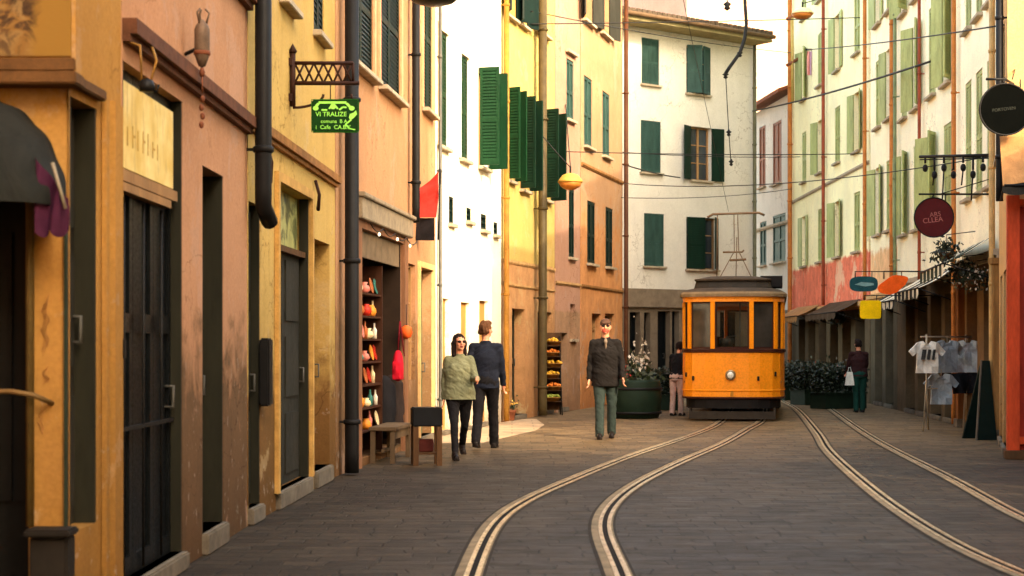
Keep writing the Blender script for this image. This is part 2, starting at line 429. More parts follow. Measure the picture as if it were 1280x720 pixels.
    def finish(s, sides=True):
        fr=s.fr; m=MB(); L=fr.L; e=.01; H=s.H
        us=sorted({e,L-e,*[h[0] for h in s.holes],*[h[1] for h in s.holes]}); zs=sorted({0.0,H,*[h[2] for h in s.holes],*[h[3] for h in s.holes]})
        for i in range(len(us)-1):
            if us[i+1]-us[i]<1e-4: continue
            for j in range(len(zs)-1):
                if zs[j+1]-zs[j]<1e-4: continue
                uc=(us[i]+us[i+1])/2; zc=(zs[j]+zs[j+1])/2
                if any(h[0]<uc<h[1] and h[2]<zc<h[3] for h in s.holes): continue
                m.face([fr.p(us[i],0,zs[j]),fr.p(us[i+1],0,zs[j]),fr.p(us[i+1],0,zs[j+1]),fr.p(us[i],0,zs[j+1])])
        for u0,u1,z0,z1,dp in s.holes:
            m.face([fr.p(u0,0,z0),fr.p(u0,-dp,z0),fr.p(u0,-dp,z1),fr.p(u0,0,z1)]); m.face([fr.p(u1,0,z0),fr.p(u1,-dp,z0),fr.p(u1,-dp,z1),fr.p(u1,0,z1)])
            m.face([fr.p(u0,0,z1),fr.p(u1,0,z1),fr.p(u1,-dp,z1),fr.p(u0,-dp,z1)]); m.face([fr.p(u0,0,z0),fr.p(u1,0,z0),fr.p(u1,-dp,z0),fr.p(u0,-dp,z0)])
            m.face([fr.p(u0,-dp,z0),fr.p(u1,-dp,z0),fr.p(u1,-dp,z1),fr.p(u0,-dp,z1)])
        D=s.depth
        if sides: m.face([fr.p(e,0,0),fr.p(e,-D,0),fr.p(e,-D,H),fr.p(e,0,H)])
        m.face([fr.p(L-e,0,0),fr.p(L-e,-D,0),fr.p(L-e,-D,H),fr.p(L-e,0,H)])
        m.face([fr.p(e,-D,0),fr.p(L-e,-D,0),fr.p(L-e,-D,H),fr.p(e,-D,H)])
        s.wallobj=m.build('wall',s.wall,s.root)
        r=MB(); ev=s.eave
        r.hexa([fr.p(.0,ev,H+.02),fr.p(L,ev,H+.02),fr.p(L,-D/2,H+D*s.pitch),fr.p(0,-D/2,H+D*s.pitch),fr.p(0,ev,H+.14),fr.p(L,ev,H+.14),fr.p(L,-D/2,H+D*s.pitch+.12),fr.p(0,-D/2,H+D*s.pitch+.12)])
        r.hexa([fr.p(0,-D/2,H+D*s.pitch),fr.p(L,-D/2,H+D*s.pitch),fr.p(L,-D-.2,H+.02),fr.p(0,-D-.2,H+.02),fr.p(0,-D/2,H+D*s.pitch+.12),fr.p(L,-D/2,H+D*s.pitch+.12),fr.p(L,-D-.2,H+.14),fr.p(0,-D-.2,H+.14)])
        s.roofobj=r.build('roof',TERRA,s.root)
        # gable infill
        for make in s.todo: make()

GREEN=paint('green_shutter',(12,38,27),.5,.35,6,dirt=.3,streak=True); GREEN_D=paint('dark_green_shutter',(10,30,25),.5,.35,6,dirt=.3,streak=True)
GREEN_L=paint('light_green_shutter',(15,50,28),.5,.3,6,dirt=.2,streak=True); GREEN_P=paint('pale_green_shutter',(166,172,112),.6,.3,6,dirt=.3,streak=True)
TEAL=paint('teal_shutter',(50,76,70),.55,.3,6,dirt=.3,streak=True); GREYW=paint('grey_wood',(48,47,41),.7,.3,6,streak=True)
TANW=paint('tan_door_wood',(176,130,66),.6,.3,5,streak=True); BRN=paint('russet_shutter',(138,84,60),.6,.3,6,streak=True)
GREYD=paint('grey_olive_jamb',(40,39,30),.75,.3,4,streak=True,dirt=.4); BLUEBLK=paint('blue_black_door',(15,18,20),.4,.3,5)

# ---- left row -------------------------------------------------------
ORANGE=plaster('orange_plaster',(171,127,65),var=.14,stain=.3)
PINK=plaster('pink_plaster',(184,137,102),base=(120,93,67),bz=1.5,soft=1.1,stain=.35)
YELLOW=plaster('ochre_yellow_plaster',(189,156,89),base=(133,99,58),bz=1.3,soft=1.0,stain=.35)
SALMON=plaster('salmon_plaster',(174,130,93),base=(148,113,79),bz=2.0,soft=.8,stain=.3)
WHITE=plaster('white_plaster',(240,230,208),stain=.22,var=.1)
LEMON=plaster('lemon_plaster',(189,162,94),base=(184,139,96),grime=(.62,.54,.46),bz=3.25,soft=.06,stain=.25)
ROSE=plaster('rose_plaster',(167,128,107),base=(161,127,99),grime=(.62,.54,.46),bz=2.3,soft=.1,stain=.3)
PEACH=plaster('peach_plaster',(170,133,100),base=(196,138,89),grime=(.62,.54,.46),bz=4.6,soft=2.2,stain=.3)
CREAMW=plaster('cream_white_plaster',(214,207,194),stain=.22,var=.1,low=((116,102,86),2.72))

# orange corner house: one wall faces us, one runs along the street
C0=(-2.32,8.36)
h=House('orange_house','orange corner house with faded mural and black doorway at the near end of the row',C0,(-2.29,9.38),'L',6.4,6,ORANGE); oh=h
h.door(h.px(86,121,128,660),GREYW,dep=.17,handle=True,step=None,jamb=GREYD)
for x0,x1,o in ((126,131,.03),(133,140,.05),(142,147,.035)):
    def mk(x0=x0,x1=x1,o=o):
        m=MB(); m.fbox(h.fr,h.fr.u(x0),h.fr.u(x1),.002,o,.001,2.93); m.build('pilaster_moulding',ORANGE,oh.root,bevel=.006)
    h.todo.append(mk)
h.finish(False)
# front wall towards the camera, with its arched doorway
fw=Frame((-4.6,8.36),(-2.33,8.36),'L')
arch_u=fw.u(-26); aw=(fw.u(36)-arch_u); az=fw.z(0,262)
m=MB()
def arch_wall(m,fr,L,H,uc,w,zs,dep,o=0):
    """wall with a round-headed opening centred at uc, half width w, springing at zs"""
    n=18; arc=[(uc-w*math.cos(math.pi*k/n), zs+w*math.sin(math.pi*k/n)) for k in range(n+1)]
    m.face([fr.p(0,o,0),fr.p(uc-w,o,0),fr.p(uc-w,o,zs),fr.p(0,o,zs)]); m.face([fr.p(uc+w,o,0),fr.p(L,o,0),fr.p(L,o,zs),fr.p(uc+w,o,zs)])
    zt=zs+w+.02
    m.face([fr.p(0,o,zs),fr.p(uc-w,o,zs),fr.p(uc-w,o,zt),fr.p(0,o,zt)]); m.face([fr.p(uc+w,o,zs),fr.p(L,o,zs),fr.p(L,o,zt),fr.p(uc+w,o,zt)])
    for k in range(n):
        (a,b),(c,d)=arc[k],arc[k+1]; m.face([fr.p(a,o,b),fr.p(c,o,d),fr.p(c,o,zt),fr.p(a,o,zt)])
        m.face([fr.p(a,o,b),fr.p(c,o,d),fr.p(c,o-dep,d),fr.p(a,o-dep,b)])
    m.face([fr.p(0,o,zt),fr.p(L,o,zt),fr.p(L,o,H),fr.p(0,o,H)])
    for a in (uc-w,uc+w): m.face([fr.p(a,o,0),fr.p(a,o-dep,0),fr.p(a,o-dep,zs),fr.p(a,o,zs)])
    return arc
arc=arch_wall(m,fw,fw.L,6.4,arch_u,aw,az,.35)
m.build('end_wall',ORANGE,h.root)
m=MB(); m.fbox(fw,arch_u-aw-.05,arch_u+aw+.05,-.36,-.32,0,az+aw+.05); dd=m.build('door',paint('black_door',(16,16,15),.45,.3,5),h.root)
m=MB()
for k in range(5): m.fbox(fw,arch_u-aw+.05+k*aw*.4,arch_u-aw+.05+k*aw*.4+aw*.3,-.318,-.3,.7,az-.1)
m.build('door_panel',MATS[('p','black_door')],dd)
m=MB()
pts=[fw.p(arch_u+aw+.012,.02,.6)]+[fw.p(a+(.012 if a>arch_u else -.012),.02,b+.012) for a,b in arc[::-1]]+[fw.p(arch_u-aw-.012,.02,.6)]
m.tube(pts,.022,6); m.build('door_surround',paint('olive_frame',(92,74,40),.6,.3,6),dd)
m=MB(); m.fbox(fw,fw.u(84)-.01,fw.L+.012,.004,.03,.58,fw.z(85,262)); m.build('corner_post',paint('dark_green_post',(40,48,36),.6,.3,5),h.root)
# jutting storey above the ledge and its faded mural
zl=fw.z(50,100)
m=MB(); uR=fw.u(103)
m.fbox(fw,0,uR,.002,.13,zl+.02,6.35); m.build('upper_wall',ORANGE,h.root)
m=MB(); m.fbox(fw,0,uR+.012,.002,.17,zl-.045,zl+.02); m.fbox(fw,0,uR+.004,.132,.15,zl+.021,zl+.09)
m.fbox(h.fr,-.12,.55,.002,.05,zl-.03,zl+.03); m.build('ledge',paint('brown_ledge',(96,66,36),.7,.4,8,dirt=.5),h.root,bevel=.008)
def mural():
    t=NT('faded_mural'); v=t.pos(); z=t.zcoord()
    n1=t.noise(v,3.4,6,.6,1.4); n2=t.noise(v,7.5,7,.62,.8); n3=t.noise(t.pos((1,1,1.7)),2.1,5,.55,2.2)
    col=t.ramp(n3,[(.34,lin((40,28,18))),(.44,lin((74,52,30))),(.50,lin((116,84,40))),(.60,lin((124,98,56))),(.72,lin((92,68,44)))])
    col=t.mix(t.ramp(n1,[(.5,0.0),(.60,.75)]),col,lin((62,44,30)))
    col=t.mix(t.ramp(n2,[(.52,0.0),(.6,.8)]),col,lin((132,106,66)))
    # plain ochre border on the street side of the picture
    g=t.n('ShaderNodeNewGeometry'); x=t.n('ShaderNodeSeparateXYZ'); t.l(g.outputs['Position'],x.inputs[0])
    e=t.math('ADD',x.outputs['X'],t.math('MULTIPLY',n2,.25))
    col=t.mix(t.ramp(t.math('ADD',e,3.45),[(.97,0.0),(1.0,1.0)]) if False else t.ramp(t.math('MULTIPLY',t.math('ADD',e,2.37),7),[(0.0,0.0),(.5,1.0)]),col,lin((126,94,38)))
    t.bsdf(col,.85,0,n2,.3,.01,.2); return t.m
m=MB(); m.fbox(fw,0.2,fw.u(98),.132,.142,zl+.1,4.6); m.build('mural',mural(),h.root)
m=MB(); m.fbox(fw,arch_u+aw+.05,fw.L+.05,.004,.16,.001,.56); m.fbox(fw,arch_u+aw+.03,fw.L+.07,.004,.2,.561,.6); m.build('plinth',paint('black_stone',(34,30,26),.7,.4,6,dirt=.4),h.root,bevel=.01)
# faded scribbles sprayed on the orange strip
scr=paint('faded_purple_spray',(172,122,70),.9,.3,20)
m=MB()
def scrib(px,py,w,hh,n,seed):
    rr=random.Random(seed); pts=[]
    for k in range(n):
        a=k*2.4; x=px+math.sin(a)*w*(.6+.4*rr.random()); y=py+(k/n-.5)*hh+math.cos(a*1.3)*hh*.16
        q=fw.p(fw.u(x),.0035,fw.z(x,y)); pts.append(q)
    m.tube(pts,.0035,5)
scrib(57,408,7,66,22,1); scrib(57,470,6,22,12,2); scrib(52,526,6,36,10,3)
m.build('graffiti',scr,h.root)
ball=[0]

# pink house
h=House('pink_house','salmon pink house with big yellowed shop sign and bare plinth next to the orange corner',(-2.29,9.38),(-2.25,13.6),'L',6.6,8,PINK); ph=h
r=h.px(151,228,100,700); u0,u1=r[0],r[1]; shopz=h.fr.z(190,118)
h.door((u0,u1,.12,3.22),BLUEBLK,dep=.15,transom=None,trans_h=0,step=.12,glazed=True,leafs=3,jamb=GREYD)
r2=h.px(253,279,214,660); h.door((r2[0],r2[1],.16,2.86),BLUEBLK,dep=.24,step=.16,jamb=GREYD)
h.course(3.42,.09,.09,paint('brown_course',(104,66,46),.75,.4,6,dirt=.5)); h.course(4.48,.1,.1,MATS[('p','brown_course')],u0=2.9)
h.pipe(308,6.5,2.6,.072,BLACK,o=.14,kick=.22,u=h.fr.L-.02)
h.finish()
SIGNY=NT('yellowed_signboard'); v=SIGNY.pos(); z_=SIGNY.zcoord()
_c=SIGNY.mix(SIGNY.ramp(SIGNY.noise(v,3,6,.6),[(.35,0.0),(.7,1.0)]),lin((214,180,84)),lin((240,222,150)))
_c=SIGNY.mix(SIGNY.ramp(SIGNY.noise(SIGNY.pos((6,6,1.2)),3.2,5,.6),[(.55,0.0),(.72,.6)]),_c,lin((150,116,56)))
SIGNY.bsdf(_c,.6,0,None)
m=MB(); fr=h.fr; m.fbox(fr,u0+.02,u1-.2,-.06,-.02,2.60,3.12); sg=m.build('shop_sign',SIGNY.m,h.root)
m=MB(); m.fbox(fr,u0+.01,u1-.1,-.07,-.012,2.52,2.59); m.fbox(fr,u0+.01,u1-.3,-.075,-.01,2.46,2.512); m.build('sign_shelf',WOODL,sg)
m=MB(); random.seed(3)
for k in range(7):   # worn-away letters: only upright traces remain
    uu=u0+.22+k*.13; hh=.10+.06*random.random(); m.fbox(fr,uu,uu+.018,-.019,-.0165,2.74,2.74+hh)
    if k%2: m.fbox(fr,uu+.02,uu+.07,-.019,-.0165,2.74+hh*.5,2.755+hh*.5)
m.build('worn_lettering',paint('worn_letter',(196,160,84),.8,.4,9),sg)
m=MB()
for k in range(3): m.tube([fr.p(u0+.3+k*.5,-.06,.14),fr.p(u0+.3+k*.5,-.06,2.44)],.009,6)
for zz in (1.02,): m.fbox(fr,u0+.02,u1-.02,-.07,-.05,zz,zz+.025)
m.build('door_grille',BLACK,h.root)
# yellow house
h=House('yellow_house','ochre yellow house with three dark doorways behind the iron sign bracket',(-2.25,13.62),(-2.06,18.62),'L',7.1,8,YELLOW); yh=h
def D(px0,px1,yt): 
    r=h.px(px0,px1,yt,600); return r[0],r[1],r[3]
a,b,t=D(301,325,252); h.door((a,b,.14,t),paint('dark_green_door',(30,34,26),.6,.35,4,dirt=.4),dep=.14,step=.14,jamb=GREYD)
a,b,t=D(345,386,238)
TRANS=NT('painted_transom'); v=TRANS.pos(); _c=TRANS.mix(TRANS.ramp(TRANS.noise(v,4,6,.65,1),[(.47,0.0),(.58,1.0)]),lin((176,176,110)),lin((70,78,48))); TRANS.bsdf(_c,.3,0,None)
h.door((a,b,.16,t+.0),GREYW,dep=.15,transom=TRANS.m,trans_h=.62,step=.16,jamb=GREYD,frame=paint('ochre_frame',(196,152,84),.7,.3,6),open_part=.45,leafs=1)
a,b,t=D(393,412,302); h.door((a,b,.18,t),paint('chestnut_door',(116,76,42),.65,.3,4,streak=True),dep=.22,step=.18)
h.course(3.45,.08,.08,paint('ochre_course',(150,104,58),.75,.4,6,dirt=.5))
h.win(h.px(350,366,-130,6),'closed',GREEN_D); h.win(h.px(392,405,-70,46),'closed',GREEN_D)
h.pipe(423,7.0,.03,.085,BLACK,o=.16)
h.finish()
# salmon shop house
h=House('salmon_house','salmon house with lit gift shop under a grey beam and three tall green shuttered windows',(-2.06,18.66),(-1.27,26.55),'L',8.3,8,SALMON); sh=h
r=h.px(447,501,290,560); su0,su1=r[0],r[1]; h.hole(su0,su1,.1,3.0,.34)
h.win(h.px(437,466,-90,88),'closed',GREEN_D,surround=paint('salmon_trim',(222,160,120),.8,.2,6)); h.win(h.px(474,500,-70,118),'closed',GREEN_D,surround=MATS[('p','salmon_trim')])
h.win(h.px(528,540,-60,140),'closed',GREEN,surround=MATS[('p','salmon_trim')])
r=h.px(523,539,336,560); h.door((r[0],r[1],.1,r[3]),paint('green_door',(26,78,56),.5,.25,4),dep=.2,step=.1,frame=paint('pale_trim',(224,180,120),.8,.2,6))
r=h.px(510,519,330,500); h.win((r[0],r[1],r[2]+.3,r[3]),'none',None,dep=.12,sill=False)
h.pipe(510,8.2,3.35,.06,BLACK,o=.12)
h.finish()
fr=h.fr
m=MB(); m.fbox(fr,su0-.35,su1+.35,.004,.13,3.10,3.36); m.fbox(fr,su0-.38,su1+.38,.004,.17,3.361,3.42); m.build('shop_beam',paint('grey_beam',(150,134,110),.7,.3,6,dirt=.4),h.root,bevel=.01)
m=MB()
m.fbox(fr,su0-.3,su0-.004,.004,.06,.0,3.1); m.fbox(fr,su1+.004,su1+.3,.004,.06,.0,3.1); m.fbox(fr,su0,su1,.004,.05,3.001,3.1)
m.build('shop_front_frame',paint('rosy_brown_frame',(132,92,66),.6,.3,5,streak=True),h.root)
m=MB(); m.fbox(fr,su0+.01,su1-.01,-.06,-.02,2.66,2.99); m.build('shop_fascia',paint('taupe_fascia',(120,102,80),.7,.35,5),h.root)
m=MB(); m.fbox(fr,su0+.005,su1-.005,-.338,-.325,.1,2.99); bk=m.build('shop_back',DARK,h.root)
m=MB(); m.fbox(fr,su1-.03,su1-.003,-.32,-.004,.103,2.99); m.build('shop_jamb',paint('shop_jamb_dark',(44,32,24),.7,.3,5),h.root)
# white house
h=House('white_house','narrow sunlit white house with tan doors and green shutters',(-1.26,26.6),(-.21,31.55),'L',8.9,8,WHITE)
h.win(h.px(548,559,40,184),'closed',GREEN_L,surround=paint('cream_trim',(236,220,186),.8,.15,6)); h.win(h.px(575,585,70,200),'closed',GREEN_L,surround=MATS[('p','cream_trim')])
h.win(h.px(598,609,88,210),'open',GREEN_L,swing=(92,84)); 
for x0,x1,a,b in ((561,567,246,280),(583,589,260,277),(601,608,268,288),(617,622,278,294)): h.win(h.px(x0,x1,a,b),'none',None,bars=1,dep=.07,frame=GREEN_D)
for x0,x1,a in ((553,561,373),(576,587,378),(599,610,376)):
    r=h.px(x0,x1,a,520); h.door((r[0],r[1],.08,r[3]),TANW,dep=.12,step=.08,frame=None)
h.pipe(628,8.8,.03,.055,paint('ochre_pipe',(150,104,40),.6,.3,5),u=h.fr.L-.02)
h.pipe(549,8.8,.03,.03,STEEL,u=.04,o=.06)
h.finish()
# lemon house
h=House('lemon_house','lemon yellow house over a tan ground floor with tall open dark green shutters',(-.20,31.6),(.96,35.95),'L',9.9,8,LEMON)
h.win(h.px(632,644,-90,22),'open',GREEN_D,swing=(150,150)); h.win(h.px(648,658,-80,32),'open',GREEN_D,swing=(150,150)); h.win(h.px(669,684,-60,42),'closed',GREEN_D)
for x0,x1,a,b in ((633,642,112,226),(650,660,124,238),(676,687,140,250)):
    h.win(h.px(x0,x1,a,b),'open',GREEN_L if x0<640 else GREEN,swing=(104,66),sillmat=SILL)
r=h.px(640,656,386,520); h.door((r[0],r[1],.1,r[3]),paint('dark_shop_door',(30,38,32),.4,.3,4),dep=.3,step=.1,glazed=True)
r=h.px(672,690,390,520); h.door((r[0],r[1],.1,r[3]),MATS[('p','dark_shop_door')],dep=.35,step=.1,glazed=True)
h.course(3.22,.05,.03,paint('tan_course',(190,150,100),.8,.3,6)); h.course(2.75,.04,.03,MATS[('p','tan_course')])
h.pipe(667,9.8,.03,.095,paint('olive_pipe',(74,62,38),.5,.3,5),o=.2)
h.finish()
# rose strip house, peach house
h=House('rose_house','slim dusty rose house strip with one tall window column beside the lemon house',(.97,36.0),(1.62,38.0),'L',10.6,8,ROSE)
h.win(h.px(708,717,75,150),'closed',TEAL,lintel=True,slats=False); h.win(h.px(711,718,236,322),'closed',GREEN_D,slats=False,sill=True)
r=h.px(698,709,416,520); h.door((r[0],r[1],.1,r[3]),MATS[('p','dark_shop_door')],dep=.3,step=.1); h.win(h.px(713,719,380,424),'none',None)
h.course(2.95,.05,.04,MATS[('p','tan_course')])
h.finish()
h=House('peach_house','tall peach house with brown corner downpipe beside the white hotel front',(1.64,38.05),(2.95,42.7),'L',11.7,8,PEACH)
for x0,x1,a,b in ((730,740,97,184),(753,762,116,196),(734,744,252,330),(757,766,260,334)): h.win(h.px(x0,x1,a,b),'closed',TEAL if b<200 else GREEN_D,slats=False)
h.win(h.px(728,740,-70,28),'open',GREYW,swing=(160,160),slats=False); h.win(h.px(750,761,-60,44),'open',GREYW,swing=(160,160),slats=False)
for x0,x1 in ((740,751),(756,768)): 
    r=h.px(x0,x1,392,425); h.win((r[0],r[1],1.1,r[3]),'none',None,dep=.2)
h.course(5.85,.06,.05,MATS[('p','ochre_course')]); h.course(2.95,.05,.04,MATS[('p','ochre_course')])
h.pipe(775,11.6,.03,.06,paint('brown_pipe',(78,46,26),.5,.3,5),u=h.fr.L-.06)
h.finish()

# ---- white house closing the street --------------------------------------
h=House('street_end_house','broad cream white house with grid of green shutters and deep eaves closing the street',(2.8,49.65),(8.1,53.7),'L',11.75,8,CREAMW,eave=.9,pitch=.02)
for x0,x1,a,b in ((802,824,48,106),(801,826,151,216),(805,830,267,333)): h.win(h.px(x0,x1,a,b),'closed',TEAL)
h.win(h.px(858,886,58,118),'open',TEAL,swing=(30,22)); h.win(h.px(863,889,159,226),'open',GREEN,swing=(158,166)); h.win(h.px(858,896,272,337),'open',GREEN,swing=(10,38))
r=h.px(783,850,400,490); u0,u1=r[0],r[1]
gm=paint('grey_shop_band',(128,112,94),.7,.25,4,dirt=.3)
for a,b in ((787,800),(805,813)): r=h.px(a,b,402,480); h.door((r[0],r[1],.1,2.55),BLUEBLK,dep=.3,glazed=True)
for a,b in ((822,838),(840,849),(860,880),(900,925)): r=h.px(a,b,402,480); h.door((r[0],r[1],.1,2.6),BLUEBLK,dep=.3,glazed=True,leafs=2)
h.pipe(940,11.7,.03,.06,paint('olive_grey_pipe',(104,100,76),.5,.3,5),u=h.fr.L-.05)
h.finish()
h.roofobj.data.materials[0]=paint('old_brown_tile',(88,74,60),.9,.45,5,dirt=.5)
m=MB(); m.fbox(h.fr,.5,h.fr.L-.1,.004,.12,2.72,3.3); m.build('shop_band',gm,h.root)
m=MB(); m.fbox(h.fr,0,h.fr.L,.03,.86,11.55,11.70); m.build('soffit',paint('yellow_soffit',(160,144,104),.85,.3,4),h.root)
m=MB()
k=0.0
while k<h.fr.L: m.fbox(h.fr,k,k+.13,.55,.93,11.775,11.9); k+=.21
m.build('eave_tiles',paint('old_brown_tile',(88,74,60),.9,.45,5,dirt=.5),h.root)
m=MB(); m.tube([h.fr.p(0,.97,11.72),h.fr.p(h.fr.L,.97,11.70)],.07,8); m.build('gutter',paint('brown_gutter',(106,82,58),.6,.3,5),h.root)

# ---- right row, from far to near -------------------------------------------
PALEPINK=plaster('pale_pink_plaster',(206,160,138),stain=.2); GOLD=plaster('golden_plaster',(255,242,192),base=(236,128,98),bz=4.0,soft=.2,stain=.2,low=((92,80,62),2.5))
IVORY=plaster('ivory_plaster',(255,243,205),base=(240,192,142),bz=3.9,soft=.3,stain=.2,low=((86,78,62),2.6)); BRIGHT=plaster('bright_white_plaster',(255,245,210),stain=.15,low=((96,80,60),2.85)); BRIGHT2=plaster('warm_white_plaster',(255,240,206),stain=.18,low=((110,84,56),2.95))
REDB=plaster('brick_red_plaster',(176,70,48),stain=.4,var=.25); TANP=plaster('tan_plaster',(206,160,104),stain=.3)
h=House('back_house','tall pale pink house rising behind the end of the street',(7.2,66),(13.5,69),'L',21,8,PALEPINK)
h.win((2.6,3.4,10,11.8),'closed',GREEN_P,slats=False); h.win((5.0,5.8,10,11.8),'closed',GREEN_P,slats=False); h.win((2.6,3.4,13,14.8),'closed',GREEN_P,slats=False)
h.finish()
h=House('russet_shutter_house','small pinkish white house with russet shutters between the white end house and golden house',(9.38,53.8),(8.75,60.5),'R',10.0,7,CREAMW)
def RW(x0,x1,a,b,**k): h.win(h.px(x0,x1,a,b),**k)
RW(949,957,158,234,style='closed',col=BRN,slats=False); RW(966,977,152,230,style='closed',col=BRN,slats=False)
RW(950,958,277,332,style='closed',col=TEAL,slats=False); RW(966,982,268,328,style='closed',col=TEAL,slats=False)
h.course(5.7,.08,.08,SILL)
for u in (1.2,3.0,4.8): h.door((u,u+.9,.1,2.4),BLUEBLK,dep=.3,glazed=True)
h.finish()
PIPEO=paint('orange_pipe',(184,112,52),.55,.3,5); PIPER=paint('rust_pipe',(140,66,40),.55,.3,5)
def rrow(h,us,zs,w,hh,style='open',col=GREEN_P,swing=(176,174),slats=False,sur=None):
    for i,u in enumerate(us):
        for j,z in enumerate(zs):
            st=style
            h.win((u,u+w,z,z+hh),st if (i+j)%2 else 'closed',col,swing=(swing[0]-8*((i+j)%3),swing[1]-7*((i*2+j)%3)),slats=slats,surround=sur)
h=House('golden_house','golden yellow house with coral red lower wall and pale green shutters',(9.3,41.6),(9.4,53.7),'R',15,8,GOLD)
rrow(h,(1.2,3.9,6.6,9.4),(4.05,6.75,9.4,12.0),.78,1.6,col=GREEN_P)
for k,u in enumerate((.6,2.4,4.2,6.0,7.8,9.6)): h.door((u,u+1.2,.1,2.35),(BLUEBLK,WOOD,MATS[('p','dark_green_door')])[k%3],dep=.35,glazed=True,step=.1)
h.course(2.62,.12,.12,paint('sand_course',(206,160,104),.7,.3,6)); h.course(6.3,.06,.05,SILL)
h.pipe(0,14.8,2.7,.05,PIPER,u=5.9); h.pipe(0,14.8,2.7,.05,PIPEO,u=.1); h.pipe(0,14.8,.03,.075,PIPEO,u=11.9)
h.finish()
h=House('ivory_house','narrow ivory house with peach lower wall next to the golden house',(9.05,37.6),(9.3,41.5),'R',13.5,8,IVORY)
rrow(h,(.7,2.3),(4.3,7.0,9.6),.8,1.7,col=GREEN_P)
for u in (.5,2.1): h.door((u,u+1.1,.1,2.4),MATS[('p','dark_green_door')],dep=.35,glazed=True,step=.1)
h.course(2.75,.12,.12,MATS[('p','sand_course')]); h.pipe(0,13.3,2.8,.045,PIPEO,u=.15)
h.finish()
h=House('white_shutter_house','bright white house with many half open pale green shutters behind the maroon disc',(8.5,30.3),(9.03,37.5),'R',11.4,8,BRIGHT)
rrow(h,(.9,2.5,4.3,5.9),(4.05,6.7,9.1),.78,1.85,col=GREEN_P,swing=(158,165),slats=True)
for k,u in enumerate((.4,1.9,3.4,4.9)): h.door((u,u+1.15,.1,2.55),(WOOD,BLUEBLK,MATS[('p','dark_green_door')],WOOD)[k],dep=.4,glazed=True,step=.1)
h.course(2.95,.1,.1,SILL); h.pipe(0,11.2,.03,.045,PIPEO,u=.12); h.pipe(0,11.2,2.9,.035,PIPER,u=3.75); h.pipe(0,11.2,2.9,.04,paint('sage_pipe',(120,128,90),.5,.3,5),u=6.9)
h.finish()
h=House('tall_window_house','warm white house with tall narrow dark shuttered windows beside the red shop',(7.93,26.0),(8.47,30.2),'R',10.4,8,BRIGHT2)
rrow(h,(.55,1.75,2.95),(4.2,7.3),.72,2.15,style='closed',col=GREEN_P,slats=True)
h.door((.5,1.6,.1,2.6),WOOD,dep=.4,glazed=True,step=.1); h.door((2.3,3.5,.1,2.6),paint('russet_door',(120,66,34),.5,.3,4,streak=True),dep=.3,glazed=True,step=.1)
h.course(3.05,.1,.1,SILL); h.pipe(0,10.2,.03,.05,paint('tan_pipe',(186,148,92),.5,.3,5),u=.1)
h.finish()
h=House('red_shop_house','brick red shop house with panelled end wall under a tan awning at the picture edge',(6.72,21.7),(7.9,25.95),'R',10.0,3.4,TANP)
h.win((1.3,2.1,4.4,6.2),'closed',GREEN,slats=True); h.win((2.8,3.6,4.4,6.2),'closed',GREEN,slats=True)
h.door((.7,1.9,.1,2.6),WOOD,dep=.3,glazed=True,step=.1); h.door((2.5,3.7,.1,2.6),WOOD,dep=.3,glazed=True,step=.1)
h.pipe(0,9.8,3.5,.05,BLACK,u=.12,o=.1)
h.finish(); rh=h
# its panelled red front, facing up the street
ef=Frame((6.72,21.69),(10.1,20.98),'L')
RED=paint('red_shop_paint',(150,44,28),.55,.35,4,streak=True,dirt=.4); REDL=paint('orange_red_paint',(196,72,36),.5,.3,4,streak=True,dirt=.3)
m=MB(); m.fbox(ef,.02,3.3,.012,.07,.12,3.5)
for k in range(3):
    for a,b in ((.35,1.2),(1.32,2.2),(2.32,3.3)): m.fbox(ef,.25+k*1.0,1.1+k*1.0,.072,.1,a,b)
pn=m.build('red_panelling',RED,h.root)
m=MB(); m.fbox(ef,-.02,.14,.0,.16,.12,3.55); m.fbox(ef,1.15,1.24,.073,.14,.12,3.5); m.fbox(ef,0.141,3.3,.073,.13,3.4,3.5); m.fbox(ef,.141,3.3,.073,.13,.2,.3); m.build('red_pilaster',REDL,pn)
m=MB(); m.fbox(ef,-.06,3.3,.013,.24,.001,.119); m.build('red_front_plinth',WOOD,pn,bevel=.01)
# ---- unseen houses around the camera; tall, low and closing ones added to block light ------
h=House('added_tall_shade_house','unseen tall ochre house added beside the camera to shade the near street',(7.0,-6),(7.0,13.1),'R',15,1.7,TANP)  # unseen shade caster, added and kept thin so sun still reaches the white house
rrow(h,(1.5,5,8.5,12,15.5),(4.4,7.4,10.4),.9,1.7,style='closed',col=GREEN)
h.finish()
h=House('added_low_shade_house','unseen low tan house added before the red shop to trim the sunlight',(7.35,15.2),(7.35,20.6),'R',4.5,4,TANP,eave=.15)  # unseen; height set to shade the red end wall and trim the sun patch
rrow(h,(1.2,3.2),(2.6,),.8,1.3,style='closed',col=GREEN)
h.finish()
h=House('near_pink_house','pink house continuing the left row beside the camera',(-4.6,-6),(-4.6,8.3),'L',10,6,PINK)
rrow(h,(2,5,8,11),(4.4,7.4),.9,1.7,style='closed',col=GREEN)
h.finish()
h=House('added_head_shade_house','unseen ochre house added behind the camera to block low sky light',(9.5,-13),(-9.5,-13),'L',14,6,TANP)  # unseen; added to hold back sky light from behind
rrow(h,(2,5,8,11,14),(1.2,4.4,7.4,10.4),.9,1.7,style='closed',col=GREEN)
h.finish()
